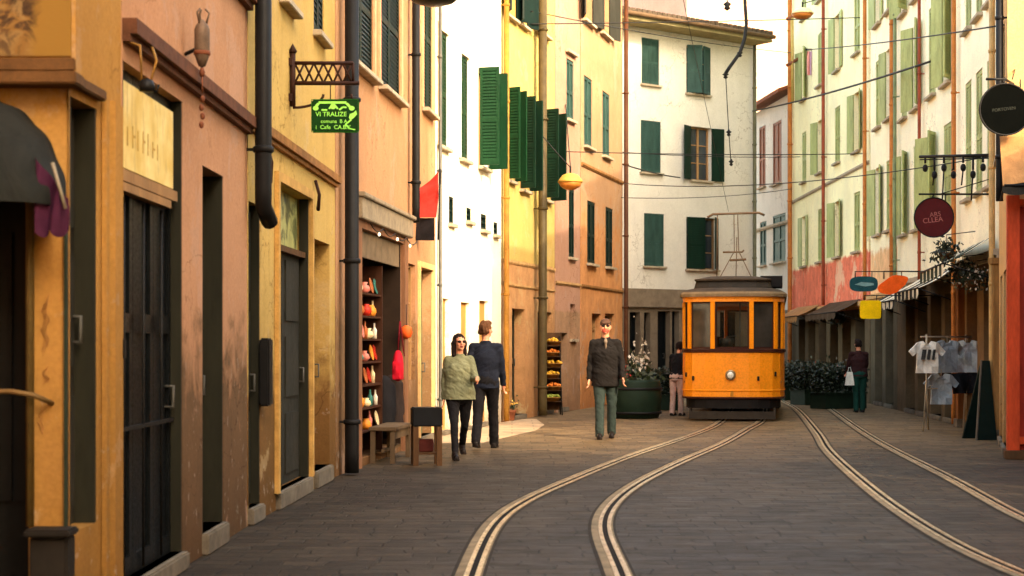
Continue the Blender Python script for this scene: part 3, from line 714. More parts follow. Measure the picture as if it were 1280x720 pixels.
# ------------------------------------------------------------------ street and tracks
def paving():
    t=NT('worn_stone_paving_lit_far'); v=t.pos(); wob=t.noise(v,1.1,3,.5)
    mp=t.n('ShaderNodeVectorMath',operation='ADD'); cb=t.n('ShaderNodeCombineXYZ'); wob2=t.noise(v,5.5,3,.5); t.l(t.math('ADD',t.math('MULTIPLY',wob,.20),t.math('MULTIPLY',wob2,.05)),cb.inputs['Y']); t.l(t.math('ADD',t.math('MULTIPLY',wob,.2),t.math('MULTIPLY',wob2,.06)),cb.inputs['X'])
    t.l(v,mp.inputs[0]); t.l(cb.outputs[0],mp.inputs[1])
    def setts(w,hh,off):
        q=t.n('ShaderNodeTexBrick'); q.offset=off; q.squash=.8; q.squash_frequency=3
        for k_,v_ in (('Scale',1.0),('Brick Width',w),('Row Height',hh),('Mortar Size',.010),('Mortar Smooth',.5),('Bias',0.0)): q.inputs[k_].default_value=v_
        q.inputs['Color1'].default_value=(.62,.60,.58,1); q.inputs['Color2'].default_value=(1.32,1.28,1.24,1); q.inputs['Mortar'].default_value=(.95,.95,.95,1); t.l(mp.outputs[0],q.inputs['Vector']); return q
    sb=setts(.42,.21,.43); joint=t.ramp(sb.outputs['Fac'],[(0,1.0),(1,0.0)]); tone=sb.outputs['Color']
    fine=t.noise(v,26,6,.65); mid=t.noise(t.pos((1,1.7,1)),2.6,8,.7,.4); big=t.noise(v,.33,5,.6)
    streak=t.noise(t.pos((1.1,3.4,1)),1.2,5,.55,.9)
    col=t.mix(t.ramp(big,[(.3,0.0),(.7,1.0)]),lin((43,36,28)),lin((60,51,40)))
    yy=t.n('ShaderNodeSeparateXYZ'); t.l(v,yy.inputs[0]); far=t.ramp(t.math('DIVIDE',t.math('ADD',yy.outputs['Y'],t.math('MULTIPLY',big,6)),50),[(.46,0.0),(.62,1.0)]); col=t.mix(far,col,lin((112,92,66)))  # lighter with distance: the sunlit far street put into the stone colour
    jm=t.ramp(t.noise(t.pos((.8,1.6,1)),1.3,5,.6),[(.33,.25),(.52,1.0)]); br=t.mix(jm,(1,1,1),t.mix(joint,(.26,.24,.22),(1,1,1))); col=t.mix(1.0,col,br,'MULTIPLY'); col=t.mix(1.0,col,tone,'MULTIPLY')
    col=t.mix(1.0,col,t.ramp(mid,[(.3,.72),(.7,1.2)]),'MULTIPLY')
    col=t.mix(1.0,col,t.ramp(streak,[(.27,.45),(.31,1.0),(.7,1.04)]),'MULTIPLY')
    col=t.mix(1.0,col,t.ramp(fine,[(.3,.8),(.7,1.15)]),'MULTIPLY')
    h=t.math('ADD',t.math('MULTIPLY',joint,.9),t.math('ADD',t.math('MULTIPLY',mid,.9),t.math('ADD',t.math('MULTIPLY',fine,.25),t.math('MULTIPLY',streak,.25))))
    rg=t.ramp(mid,[(.3,.5),(.7,.75)])
    t.bsdf(col,rg,0,h,.55,.02,.14); return t.m
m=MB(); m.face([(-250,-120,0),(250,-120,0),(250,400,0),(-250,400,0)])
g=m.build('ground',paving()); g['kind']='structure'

# added pale paving in the shape of the sunlit patch by the white house
SUNPATCH=NT('sun_patch_flagstone'); v=SUNPATCH.pos(); b_=SUNPATCH.n('ShaderNodeTexBrick'); b_.inputs['Scale'].default_value=1; b_.inputs['Brick Width'].default_value=.8; b_.inputs['Row Height'].default_value=.5; b_.inputs['Mortar Size'].default_value=.01
b_.inputs['Color1'].default_value=(.86,.86,.86,1); b_.inputs['Color2'].default_value=(1.1,1.1,1.1,1); b_.inputs['Mortar'].default_value=(.5,.5,.5,1); SUNPATCH.l(v,b_.inputs['Vector'])
n_=SUNPATCH.noise(v,2.5,6,.65); _c=SUNPATCH.mix(SUNPATCH.ramp(n_,[(.3,0.0),(.7,1.0)]),lin((150,124,94)),lin((184,158,124))); _c=SUNPATCH.mix(1.0,_c,b_.outputs['Color'],'MULTIPLY'); SUNPATCH.bsdf(_c,.7,0,n_,.4,.01)
m=MB(); m.face([(x,y,.004) for x,y in ((-1.46,24.8),(-.45,25.1),(.42,28.6),(.62,30.6),(.5,33.0),(.17,33.0),(-.2,31.6),(-1.26,26.6))]); sun_patch=m.build('pavement',SUNPATCH.m); sun_patch['kind']='structure'  # sunlight on the ground put in as a pale stone colour
def crom(pts, step=.35):
    P=[pts[0]*2-pts[1]]+pts+[pts[-1]*2-pts[-2]]; out=[]
    for i in range(1,len(P)-2):
        p0,p1,p2,p3=P[i-1:i+3]; n=max(2,int((p2-p1).length/step))
        for k in range(n):
            t=k/n; out.append(.5*((2*p1)+(p2-p0)*t+(2*p0-5*p1+4*p2-p3)*t*t+(3*p1-p0-3*p2+p3)*t**3))
    out.append(pts[-1]); return out
def smooth(P,n=3):
    for _ in range(n): P=[P[0]]+[(P[i-1]+P[i]*2+P[i+1])/4 for i in range(1,len(P)-1)]+[P[-1]]
    return P
def strip(m,P,o0,o1,z0,z1=None):
    n=len(P); N=[]
    for i in range(n):
        t=(P[min(i+1,n-1)]-P[max(i-1,0)]).normalized(); N.append(Vector((t.y,-t.x,0)))
    for i in range(n-1):
        a,b=P[i],P[i+1]
        q=[a+N[i]*o0,a+N[i]*o1,b+N[i+1]*o1,b+N[i+1]*o0]
        if z1 is None: m.face([Vector((c.x,c.y,z0)) for c in q])
        else: m.hexa([Vector((c.x,c.y,z0)) for c in q]+[Vector((c.x,c.y,z1)) for c in q])
def railmat():
    t=NT('polished_rail_steel'); v=t.pos(); n=t.noise(v,3,6,.65); f=t.noise(v,40,4,.6)
    c=t.mix(t.ramp(n,[(.35,0.0),(.7,1.0)]),lin((170,142,106)),lin((232,208,168)))
    t.bsdf(c,t.ramp(f,[(.3,.22),(.7,.42)]),.75,f,.15,.005); return t.m
RAIL=railmat(); GROOVE=paint('rail_groove',(30,24,20),.9,.3,6); EDG=paint('worn_rail_edging',(138,118,90),.8,.4,5,dirt=.7,bump=.4); JOINT=paint('track_joint',(52,44,35),.85,.35,5)
def track(label, left, right, loc):
    t=thing('tram_track',label,'tram track',loc)
    for pts in (left,right):
        P=smooth(crom([Vector((x,y,0)) for x,y in pts]),6)
        m=MB(); strip(m,P,-.052,-.020,.0015,.010); strip(m,P,.022,.056,.0015,.009); r=m.build('rail',RAIL,t)
        m=MB(); strip(m,P,-.020,.022,.004); m.build('groove',GROOVE,r)
        m=MB(); strip(m,P,-.112,-.053,.008); strip(m,P,.057,.07,.006); m.build('edging',EDG,r); m=MB(); strip(m,P,-.14,-.1125,.004); strip(m,P,.0705,.092,.004); m.build('joint',JOINT,r)
track('curving pair of rails sweeping towards the tram',
      [(-.33,4),(-.31,7.5),(-.27,10.7),(-.14,13.8),(.16,15.9),(.74,18.45),(1.62,22),(2.66,25.7),(3.6,29.2),(4.2,32),(5.05,37),(6,43)],
      [(.62,4),(.68,7.5),(.74,10.7),(.77,13.5),(.98,15.5),(1.42,17.8),(2.2,20.9),(3.32,25.0),(4.35,29.3),(5.0,32),(5.85,37),(6.8,43)],(1,14,0))
track('pair of rails running along the shops from the tram towards the picture edge',
      [(3.9,4),(3.6,7.5),(3.44,10.8),(3.44,12.4),(3.74,16.1),(4.55,22.8),(5.35,28),(6.75,37.8),(7.4,44)],
      [(4.9,4),(4.62,7.5),(4.46,10.8),(4.55,14.0),(5.06,18.3),(5.72,24.4),(6.45,30),(7.75,39.2),(8.3,44)],(4.5,14,0))

# ------------------------------------------------------------------ the tram
def tram():
    Y0=32.0
    t=thing('tram','orange yellow vintage tram with clerestory roof and round headlamp','tram',(ray(915,0,Y0).x,Y0,0),-math.atan(.165),local=True)
    OR=paint('tram_orange',(244,142,16),.36,.08,3,spec=.45,dirt=.10,bump=.03); ORD=paint('tram_orange_post',(240,140,18),.42,.1,4,dirt=.12,bump=.05)
    BEL=paint('tram_belt_brown',(58,26,16),.5,.3,6); ROOFM=paint('tram_roof_grey',(70,56,42),.75,.3,4,dirt=.4); GUT=paint('tram_roof_cream',(132,108,78),.7,.25,5,dirt=.3)
    UND=paint('tram_black',(28,24,22),.7,.35,6); FEN=paint('tram_fender_grey',(56,47,38),.65,.35,6,dirt=.4)
    L=8.6
    front=[(-1.04,1.05),(-1.015,.62),(-.95,.36),(-.80,.17),(-.55,.05),(-.33,.0),(0,-.015),(.33,0),(.55,.05),(.80,.17),(.95,.36),(1.015,.62),(1.04,1.05)]
    half=front; loop=[Vector((x,y,0)) for x,y in half]+[Vector((x,L-y,0)) for x,y in half[::-1]]
    def ring(m, z0,z1, s0=0.0, s1=0.0, pts=None, closed=True):
        pts=pts or loop; n=len(pts); c=Vector((0,L/2,0))
        def off(p,s): 
            return Vector((p.x*(1-s/1.04), L/2+(p.y-L/2)*(1-s/(L/2)),0))
        for i in range(n if closed else n-1):
            a,b=pts[i],pts[(i+1)%n]
            q=[off(a,s0),off(b,s0),off(b,s1),off(a,s1)]
            m.smooth=True; m.face([(q[0].x,q[0].y,z0),(q[1].x,q[1].y,z0),(q[2].x,q[2].y,z1),(q[3].x,q[3].y,z1)]); m.smooth=False
    def cap(m,z,s=0.0): m.face([(p.x*(1-s/1.04),L/2+(p.y-L/2)*(1-s/(L/2)),z) for p in loop])
    # lower panels, letterboard
    m=MB(); ring(m,.46,.5,.0,.0); ring(m,.5,1.375,.0,.0); cap(m,.46)
    ring(m,2.40,2.46); ring(m,2.46,2.5,0,-.01); cap(m,2.5); cap(m,.75,.03)
    m.build('body',OR,t)
    m=MB(); ring(m,1.375,1.39,0,-.028); ring(m,1.39,1.44,-.028,-.028); ring(m,1.44,1.455,-.028,.02); ring(m,.455,.475,-.015,-.015); ring(m,.475,.49,-.015,0); ring(m,.44,.455,.02,-.015); m.build('belt_rail',BEL,t)
    # window posts at the corners of the front and along the sides
    def post(x,y,ax,w,d=.05):
        m=MB(); M=Matrix.Translation((x,y,0))@Matrix.Rotation(ax,4,'Z'); m.box(-w/2,w/2,-.012,d,1.455,2.40,M); m.build('window_post',ORD,t)
    for sg in (-1,1):
        post(sg*.385,.012,sg*.18,.085); post(sg*.865,.25,sg*.85,.085); post(sg*1.0,.62,sg*1.35,.07); post(sg*1.035,1.06,sg*1.57,.07)
        for k in range(1,7): post(sg*1.035,1.06+k*(L-2.12)/6-.0,sg*1.57,.07)
        post(sg*.385,L-.012,math.pi-sg*.18,.085); post(sg*.865,L-.25,math.pi-sg*.85,.085); post(sg*1.0,L-.62,math.pi-sg*1.35,.07)
    # window frames and panes
    def pane(a,b,z0,z1,mat,inset=.03,fw=.035):
        a=Vector((a[0],a[1],0)); b=Vector((b[0],b[1],0)); d=(b-a).normalized(); n=Vector((-d.y,d.x,0)); Lp=(b-a).length
        def P(u,o,z): q=a+d*u+n*o; return (q.x,q.y,z)
        f=MB()
        def bx(u0,u1,zz0,zz1): f.hexa([P(u0,inset,zz0),P(u1,inset,zz0),P(u1,inset+.03,zz0),P(u0,inset+.03,zz0),P(u0,inset,zz1),P(u1,inset,zz1),P(u1,inset+.03,zz1),P(u0,inset+.03,zz1)])
        bx(0,fw,z0,z1); bx(Lp-fw,Lp,z0,z1); bx(fw,Lp-fw,z0,z0+fw); bx(fw,Lp-fw,z1-fw,z1)
        fo=f.build('window',BEL,t)
        g=MB(); g.face([P(0,inset+.015,z0),P(Lp,inset+.015,z0),P(Lp,inset+.015,z1),P(0,inset+.015,z1)]); g.build('pane',mat,fo)
    zz=(1.455,2.40)
    pane((-.345,.0),(.345,.0),*zz,CLEAR)
    DG=glassy('tram_side_glass',(.02,.018,.014),.06,1,(.05,.042,.034))
    for sg in (-1,1):
        a,b=((sg*.42,.02),(sg*.84,.21)); c,d=((sg*.89,.28),(sg*.99,.585)); e,f_=((sg*1.0,.655),(sg*1.03,1.02))
        for p,q in ((a,b),(c,d),(e,f_)):
            if sg<0: p,q=q,p
            pane(p,q,*zz,CLEAR if False else DG)
        for k in range(6):
            y0=1.10+k*(L-2.12)/6; y1=1.02+(k+1)*(L-2.12)/6; p,q=(sg*1.035,y0),(sg*1.035,y1)
            if sg<0: p,q=q,p
            pane(p,q,1.5,2.36,CLEAR)
    pane((.345,L),(-.345,L),*zz,CLEAR)
    # interior: floor, bulkheads, seats, driver's controller
    m=MB(); m.box(-.98,.98,.4,L-.4,.76,.80); it=m.build('interior',paint('tram_interior_wood',(120,88,56),.6,.3,4),t)
    m=MB(); m.box(-.95,-.35,1.5,1.54,.8,2.4); m.box(.35,.95,1.5,1.54,.8,2.4); m.build('bulkhead',paint('tram_bulkhead',(110,92,70),.6,.3,4),it)
    for k in range(5):
        for sg in (-1,1):
            m=MB(); x0,x1=(.42,.95) if sg>0 else (-.95,-.42); y=2.2+k*1.05; m.box(x0,x1,y,y+.42,1.16,1.22); m.box(x0,x1,y+.4,y+.45,1.2,1.72); m.build('seat',WOOD,it,bevel=.01)
    m=MB(); m.lathe([(.12,.8),(.12,1.55),(.15,1.56),(.15,1.66),(.02,1.68)],(-.12,.5,0),14); m.tube([(-.12,.5,1.69),(.08,.42,1.72)],.015,6); m.tube([(.15,.42,.8),(.15,.42,2.4)],.018,6); m.build('controller',STEEL,it)
    m=MB(); m.tube([(-.6,1.9,2.2),(-.6,L-1.9,2.2)],.014,6); m.tube([(.6,1.9,2.2),(.6,L-1.9,2.2)],.014,6); m.build('grab_rail',WOODL,it)
    # roof and clerestory
    m=MB(); ring(m,2.501,2.56,-.05,-.055); ring(m,2.56,2.60,-.055,-.03); m.build('roof_edge',GUT,t)
    m=MB(); ring(m,2.60,2.66,-.03,.08); ring(m,2.66,2.70,.08,.30); cap(m,2.70,.30); ob=m.build('roof',ROOFM,t)
    m=MB(); ring(m,2.69,2.70,.22,.22)
    cl=[Vector((x,y,0)) for x,y in ((-.8,.62),(-.74,.52),(-.5,.44),(0,.40),(.5,.44),(.74,.52),(.8,.62))]; cl=cl+[Vector((p.x,L-p.y,0)) for p in cl[::-1]]
    n=len(cl)
    for i in range(n):
        a,b=cl[i],cl[(i+1)%n]
        s0=1.0; s1=.93
        m.face([(a.x,a.y,2.64),(b.x,b.y,2.64),(b.x*s1,L/2+(b.y-L/2)*.985,2.84),(a.x*s1,L/2+(a.y-L/2)*.985,2.84)])
    m.build('clerestory',paint('clerestory_grey',(50,42,34),.6,.3,4),ob)
    m=MB()
    for i in range(n):
        a,b=cl[i],cl[(i+1)%n]
        m.face([(a.x*.97,a.y,2.841),(b.x*.97,b.y,2.841),(b.x*.97,b.y,2.872),(a.x*.97,a.y,2.872)])
        m.face([(a.x*.97,a.y,2.872),(b.x*.97,b.y,2.872),(b.x*.6,L/2+(b.y-L/2)*.97,2.93),(a.x*.6,L/2+(a.y-L/2)*.97,2.93)])
    m.face([(p.x*.6,L/2+(p.y-L/2)*.97,2.93) for p in cl]); m.face([(p.x*.97,p.y,2.841) for p in cl])
    m.build('clerestory_roof',ROOFM,ob)
    # headlamp, buffers, bits on the dash
    m=MB(); My=Matrix.Rotation(R(90),4,'X'); m.lathe([(.095,-.03),(.105,.03),(.10,.06),(.085,.065)],(-.03,-.0,.93),24,My); hl=m.build('headlamp',paint('lamp_chrome',(150,130,100),.3,.2,8,.8),t)
    m=MB(); m.lathe([(.0,.082),(.045,.076),(.072,.06),(.085,.05)],(-.03,0,.93),24,My); m.build('lens',paint('lamp_lens',(236,226,206),.15,.1,9,spec=.8),hl)
    for x,z in ((-.93,.93),(-.78,.86),(.52,.86),(.86,.95)):
        y=.36 if abs(x)>.9 else (.16 if abs(x)>.7 else .03)
        if abs(x)==.86: y=.23
        m=MB(); m.box(x-.022,x+.022,y-.05,y+.03,z-.045,z+.045); m.box(x-.01,x+.01,y-.07,y-.05,z-.02,z+.02); m.build('dash_bracket',UND,t,bevel=.006)
    m=MB(); m.box(-.028,.028,-.04,.03,.5,.6); m.build('coupling_hook',paint('brass_hook',(190,130,50),.4,.3,8,.5),t)
    m=MB(); ring(m,.60,.61,-.004,-.012); ring(m,.61,.625,-.012,-.012); ring(m,.625,.635,-.012,-.004); m.build('dash_moulding',ORD,t)
    # bumper, lifeguard, running gear
    m=MB()
    fl=[(x*.93,y) for x,y in front]
    for i in range(len(fl)-1):
        a,b=fl[i],fl[i+1]; m.hexa([(a[0],a[1]+.02,.26),(b[0],b[1]+.02,.26),(b[0],b[1]+.2,.26),(a[0],a[1]+.2,.26),(a[0],a[1]+.02,.455),(b[0],b[1]+.02,.455),(b[0],b[1]+.2,.455),(a[0],a[1]+.2,.455)])
    m.build('bumper',UND,t)
    m=MB(); m.box(-.93,.93,1.1,L-1.1,.22,.455); m.build('underframe',UND,t)
    m=MB(); m.box(-.86,.86,.05,.09,.15,.2); m.box(-.86,.86,-.03,.0,.05,.09)
    m.box(-.84,.84,.03,.05,.085,.155)
    m.box(-.86,-.82,.0,.5,.06,.26); m.box(.82,.86,.0,.5,.06,.26); m.build('lifeguard',FEN,t)
    for y in (2.6,L-2.6):
        for sg in (-1,1):
            m=MB(); Mx=Matrix.Rotation(R(90),4,'Y'); m.lathe([(.30,-.05),(.34,-.05),(.33,-.02),(.31,.0),(.31,.05),(.1,.06)],(sg*.44,y,.335),24,Mx); m.build('wheel',UND,t)
    # pantograph: frame on the clerestory and wide bow
    m=MB(); y=3.2
    m.box(-.4,.4,y-.35,y+.35,2.96,3.0)
    for sg in (-1,1):
        m.tube([(sg*.34,y-.3,3.0),(sg*.05,y+.55,3.62),(sg*.04,y-.1,4.38)],.011,6)
        m.tube([(sg*.3,y-.3,2.95),(sg*.3,y+.3,2.95)],.03,6)
    m.tube([(-.30,y+.54,3.60),(.12,y+.54,3.60),(.16,y+.56,3.64)],.022,6)
    m.tube([(-.14,y+.2,3.40),(.22,y+.2,3.42)],.03,6)
    pan=m.build('pantograph',paint('pantograph_iron',(124,98,72),.6,.3,6,.3),t)
    m=MB(); m.tube([(-.62,y-.1,4.33),(-.5,y-.1,4.4),(.5,y-.1,4.42),(.62,y-.1,4.36)],.026,8); m.build('collector_bow',MATS[('p','pantograph_iron')],pan)
    m=MB(); m.tube([(-.42,y+.1,3.0),(-.40,y-.08,4.38)],.012,6); m.tube([(.0,y,3.0),(.02,y,3.9)],.012,6); m.build('pole',MATS[('p','pantograph_iron')],pan)
    m=MB(); m.box(.55,1.0,1.0,2.0,2.72,2.95)
    for k in range(6): m.box(.53,.545,1.03+k*.17,1.12+k*.17,2.74,2.93)
    m.build('resistor_box',UND,t)
    return t
tram()
# ------------------------------------------------------------------ people
def fabric(name,c,var=.25,scale=9):
    key=('f',name)
    if key in MATS: return MATS[key]
    t=NT(name); v=t.pos((1,1,.7),obj=True); n=t.noise(v,scale,5,.6,.8); f=t.noise(v,160,3,.6)
    col=t.mix(1.0,lin(c),t.ramp(n,[(.3,1-var),(.7,1+var*.6)]),'MULTIPLY'); col=t.mix(1.0,col,t.ramp(f,[(.3,.85),(.7,1.1)]),'MULTIPLY')
    h=t.math('ADD',n,t.math('MULTIPLY',f,.12)); t.bsdf(col,.88,0,h,.5,.03,.15); MATS[key]=t.m; return t.m
def skin(name,c):
    t=NT(name); v=t.pos(obj=True); n=t.noise(v,14,4,.6); col=t.mix(t.ramp(n,[(.35,0.0),(.7,.5)]),lin(c),lin((c[0],int(c[1]*.82),int(c[2]*.78)))); b=t.bsdf(col,.5,0,n,.08,.005,.35)
    b.inputs['Subsurface Weight'].default_value=.12; b.inputs['Subsurface Radius'].default_value=(.01,.004,.002); return t.m
SKIN=skin('skin',(214,152,118)); LIP=paint('lip',(160,84,74),.5,.1,9); EYE_M=paint('eye_dark',(34,24,20),.3,.1,9)
BOOT=paint('shoe_leather',(30,24,22),.45,.3,9)

def person(label, loc, rotz, H, legs, arms, top, trousers, hair, female=False, topkind='jacket', shoes=BOOT, lean=0.0, headturn=0.0, build=1.0, extras=None, group=None):
    """faces -Y before rotz. legs: per side (hip forward angle, knee bend); arms: per side (shoulder forward, out, elbow bend)"""
    t=thing('person',label,'person',loc,rotz,group,local=True); s=H/1.75
    Rx=lambda a: Matrix.Rotation(a,3,'X')
    hipz=.92; J={}
    J['pel']=Vector((0,0,hipz)); up=Rx(R(lean))@Vector((0,0,1)); fwd=Vector((0,-1,0))
    J['chest']=J['pel']+up*.40; J['neck']=J['pel']+up*.575; J['head']=J['neck']+up*.155+Vector((0,-.02,0))
    sw=.155 if female else .178; hw=.09
    low=9
    for i,sg in ((0,-1),(1,1)):       # index 0: -x (viewer's left when facing the camera)
        a,k=legs[i]; h=J['pel']+Vector((sg*hw,0,-.02)); th=Rx(-R(a))@Vector((0,0,-.43)); kn=h+th; sh=Rx(-R(a-k))@Vector((0,0,-.43)); an=kn+sh
        J['hip',i],J['kn',i],J['an',i]=h,kn,an; low=min(low,an.z)
        so,out,el=arms[i]; S=J['pel']+up*.485+Vector((sg*sw,0,0))
        d=Matrix.Rotation(-sg*R(out),3,'Y')@(Rx(-R(so))@Vector((0,0,-1))); E=S+d*.29
        d2=Matrix.Rotation(-sg*R(out*.4),3,'Y')@(Rx(-R(so+el))@Vector((0,0,-1))); W=E+d2*.255
        J['sh',i],J['el',i],J['wr',i],J['hd',i]=S,E,W,d2
    dz=Vector((0,0,.085-low))
    for k in J:
        if k[0]!='hd' or k=='head': J[k]=J[k]+dz
    HM=Matrix.Rotation(headturn,3,'Z'); hc=J['head']
    # ---- body: one continuous surface
    b=MB(); 
    B=build; b.loft(J['pel'],up,[(-.08,.12*B,.08*B,0),(0,.145*B,.1*B,0),(.14,.125*B,.09*B,0),(.34,.145*B,.105*B,0),(.46,.14,.085,0),(.53,.07,.06,0),(.58,.05,.05,0)])
    b.caps(J['neck']-up*.05,hc-up*.05,.055,.052)
    for i,sg in ((0,-1),(1,1)):
        b.caps(J['hip',i],J['kn',i],.066*build,.042); b.caps(J['kn',i],J['an',i],.042,.032); b.caps(J['sh',i],J['el',i],.046,.036); b.caps(J['el',i],J['wr',i],.036,.026)
        b.caps(J['chest']+up*.06,J['sh',i],.06,.046)
        b.caps(J['an',i]+Vector((0,0,-.03)),J['an',i]+Vector((0,-.11,-.06)),.028,.018)
    Mh=(HM@Rx(0)).to_4x4()
    def hp(x,y,z): return hc+HM@Vector((x,y,z))
    b.ell(hc,(.074,.094,.112),20,14,Mh); b.ell(hp(0,-.035,-.055),(.056,.06,.062),16,10,Mh); b.ell(hp(0,-.075,-.088),(.024,.022,.02))
    b.caps(hp(0,-.092,.012),hp(0,-.112,-.022),.008,.014); 
    for sg in (-1,1):
        b.ell(hp(sg*.076,.005,-.012),(.012,.02,.032)); b.ell(hp(sg*.034,-.078,.03),(.024,.014,.008)); b.ell(hp(sg*.04,-.07,-.025),(.022,.02,.02))
    b.ell(hp(0,-.092,-.05),(.024,.012,.007)); b.ell(hp(0,-.09,-.062),(.02,.012,.007))
    for i,sg in ((0,-1),(1,1)):        # hands: palm, four fingers, thumb
        d=J['hd',i].normalized(); x=Vector((0,-1,0)); x=(x-d*x.dot(d)).normalized(); nrm=d.cross(x)*(-sg)   # x: thumb side (forwards), nrm: towards the thigh
        W=J['wr',i]; pc=W+d*.055
        for q in (-.024,-.008,.008,.024): b.caps(W+d*.005+x*q*.6,W+d*.085+x*q,.018,.0135)
        for q,Lf in ((.027,.07),(.009,.08),(-.009,.074),(-.026,.058)):
            p0=W+d*.085+x*q; p1=p0+d*Lf*.45+nrm*.006; p2=p1+(d*.8+nrm*.6).normalized()*Lf*.3; p3=p2+(d*.4+nrm*.9).normalized()*Lf*.25
            b.caps(p0,p1,.0098,.0092,8); b.caps(p1,p2,.0092,.0085,8); b.caps(p2,p3,.0085,.0075,8)
        p0=W+d*.03+x*.026; p1=p0+(d*.6+x*.75+nrm*.2).normalized()*.04; p2=p1+(d*.95+x*.2+nrm*.3).normalized()*.032
        b.caps(p0,p1,.013,.0105,8); b.caps(p1,p2,.0105,.0085,8)
        J['grip',i]=W+d*.10+nrm*.03
    me=remeshed(b,.0062,2)
    me.materials.append(SKIN); me.materials.append(LIP); me.materials.append(EYE_M)
    inv=HM.transposed()
    for p in me.polygons:
        q=inv@(p.center-hc)
        if q.y<-.07 and abs(q.x)<.024 and -.069<q.z<-.045: p.material_index=1
        if q.y<-.06 and .02<abs(q.x)<.047 and .008<q.z<.022: p.material_index=2
    me.transform(Matrix.Scale(s,4)); bo=bpy.data.objects.new('body',me); me.name='body'; COL.objects.link(bo); bo.parent=t; LOC[bo.name]=Vector((0,0,0))
    def cloth(mb,name,mat,vox=.011,sm=4,wr=.012,par=bo,freq=9,cut=None):
        me=remeshed(mb,vox,sm)
        if cut:      # straight hem: remove what hangs below it (only the trunk, not the sleeves)
            bb=bmesh.new(); bb.from_mesh(me); c0=cut[0]
            dl=[v for v in bb.verts if (v.co-c0).dot(cut[1])<0 and abs(v.co.x-c0.x)<.2*build and abs(v.co.y-c0.y)<.17]
            keep=[v for v in dl if min((v.co-J['wr',0]).length,(v.co-J['wr',1]).length)<.09]
            bmesh.ops.delete(bb,geom=[v for v in dl if v not in keep],context='VERTS'); bb.to_mesh(me); bb.free()
            for p_ in me.polygons: p_.use_smooth=True
        if wr:
            ns=[v.normal.copy() for v in me.vertices]
            for v,n in zip(me.vertices,ns):
                q=v.co*freq; v.co += n*wr*(noise.noise(Vector((q.x,q.y,q.z*1.7)))*.8+(.35-abs(noise.noise(Vector((q.x*1.3,q.y*1.3,q.z*3.1+q.x*2)))))*1.1)
        me.transform(Matrix.Scale(s,4)); 
        return put(me,name,mat,par)
    # ---- trousers
    m=MB(); m.loft(J['pel'],up,[(-.14,.06,.06,0),(-.10,.14*build,.11*build,.01),(0,.165*build,.12*build,.012),(.1,.155*build,.112*build,.006),(.14,.14*build,.1*build,0)])
    for i in (0,1):
        fit=(.086,.058,.046) if topkind=='sweater' else (.092,.072,.066)
        m.caps(J['hip',i]+Vector((0,.012,0)),J['kn',i],fit[0]*build*1.05,fit[1]); m.caps(J['kn',i],J['an',i]+Vector((0,.005,-.01)),fit[1],fit[2])
    cloth(m,'trousers',trousers,wr=.008)
    # ---- top
    m=MB(); bl=build
    B=build; hz={'sweater':-.07,'jacket':-.09,'coat':-.17}[topkind]; big=1.1 if topkind=='sweater' else 1.0
    sw_=.96 if female else 1.0
    m.loft(J['pel'],up,[(hz-.05,.16*B*big,.118*B*big,.0),(hz,.178*B*big,.128*B*big,.0),(.04,.172*B*big,.125*B*big,0),(.15,.158*B*big*sw_,.115*B*big,0),(.34,.178*B*sw_,.128*B,0),(.44,.172*sw_,.112,0),(.5,.128*sw_,.088,0),(.535,.08,.07,.005),(.575,.066,.066,.008)])
    if female:
        for sg in (-1,1): m.ell(J['chest']+Vector((sg*.07,-.085,-.03)),(.075,.06,.075))
    for i,sg in ((0,-1),(1,1)):
        m.caps(J['chest']+up*.07+Vector((sg*.05,0,0)),J['sh',i]+Vector((-sg*.012,0,0)),.075,.062); m.caps(J['sh',i],J['el',i],.064,.054); m.caps(J['el',i],J['wr',i]-J['hd',i]*.01,.054,.042)
    hemz=(J['pel']+up*hz).z
    cloth(m,'jacket' if topkind!='sweater' else 'sweater',top,wr=.012,freq=7,cut=(J['pel']+up*hz,up))
    # ---- shoes
    for i in (0,1):
        m=MB(); a=J['an',i]; fl=Vector((a.x,a.y,0)); tilt=max(0,a.z-.09)
        zt=a.z-.085
        m.caps(a+Vector((0,.01,.01)),a+Vector((0,.015,-.035)),.05,.052); m.caps(a+Vector((0,.0,-.01)),a+Vector((0,-.09,-.05)),.046,.036); m.caps(Vector((a.x,a.y+.03,zt+.046)),Vector((a.x,a.y-.155,.04+zt*.4)),.048,.041); m.hexa([(a.x-.045,a.y-.19,zt*.4),(a.x+.045,a.y-.19,zt*.4),(a.x+.04,a.y+.075,zt),(a.x-.04,a.y+.075,zt),(a.x-.045,a.y-.19,zt*.4+.028),(a.x+.045,a.y-.19,zt*.4+.028),(a.x+.04,a.y+.075,zt+.028),(a.x-.04,a.y+.075,zt+.028)])
        cloth(m,'shoe',shoes,.009,3,0)
    # ---- hair
    m=MB()
    if hair[1]=='long':
        m.ell(hp(0,.018,.022),(.088,.1,.112),18,12,Mh)
        for sg in (-1,1):
            m.caps(hp(sg*.075,.0,.0),hp(sg*.088,.0,-.17),.035,.03); m.caps(hp(sg*.05,.05,-.02),hp(sg*.07,.04,-.22),.05,.035)
        m.caps(hp(0,.06,0),hp(0,.06,-.22),.07,.05)
    elif hair[1]=='short':
        m.ell(hp(0,.022,.032),(.085,.094,.1),18,12,Mh); m.caps(hp(-.04,.05,-.02),hp(.04,.05,-.02),.05,.05); m.ell(hp(.01,-.05,.095),(.066,.05,.04))
    else:
        m.ell(hp(0,.03,.03),(.079,.085,.09),18,12,Mh)
    hm=remeshed(m,.009,3)
    ns=[v.normal.copy() for v in hm.vertices]
    for v,nn in zip(hm.vertices,ns):
        q=v.co*38; v.co += nn*.014*noise.noise(Vector((q.x,q.y,q.z*.35)))
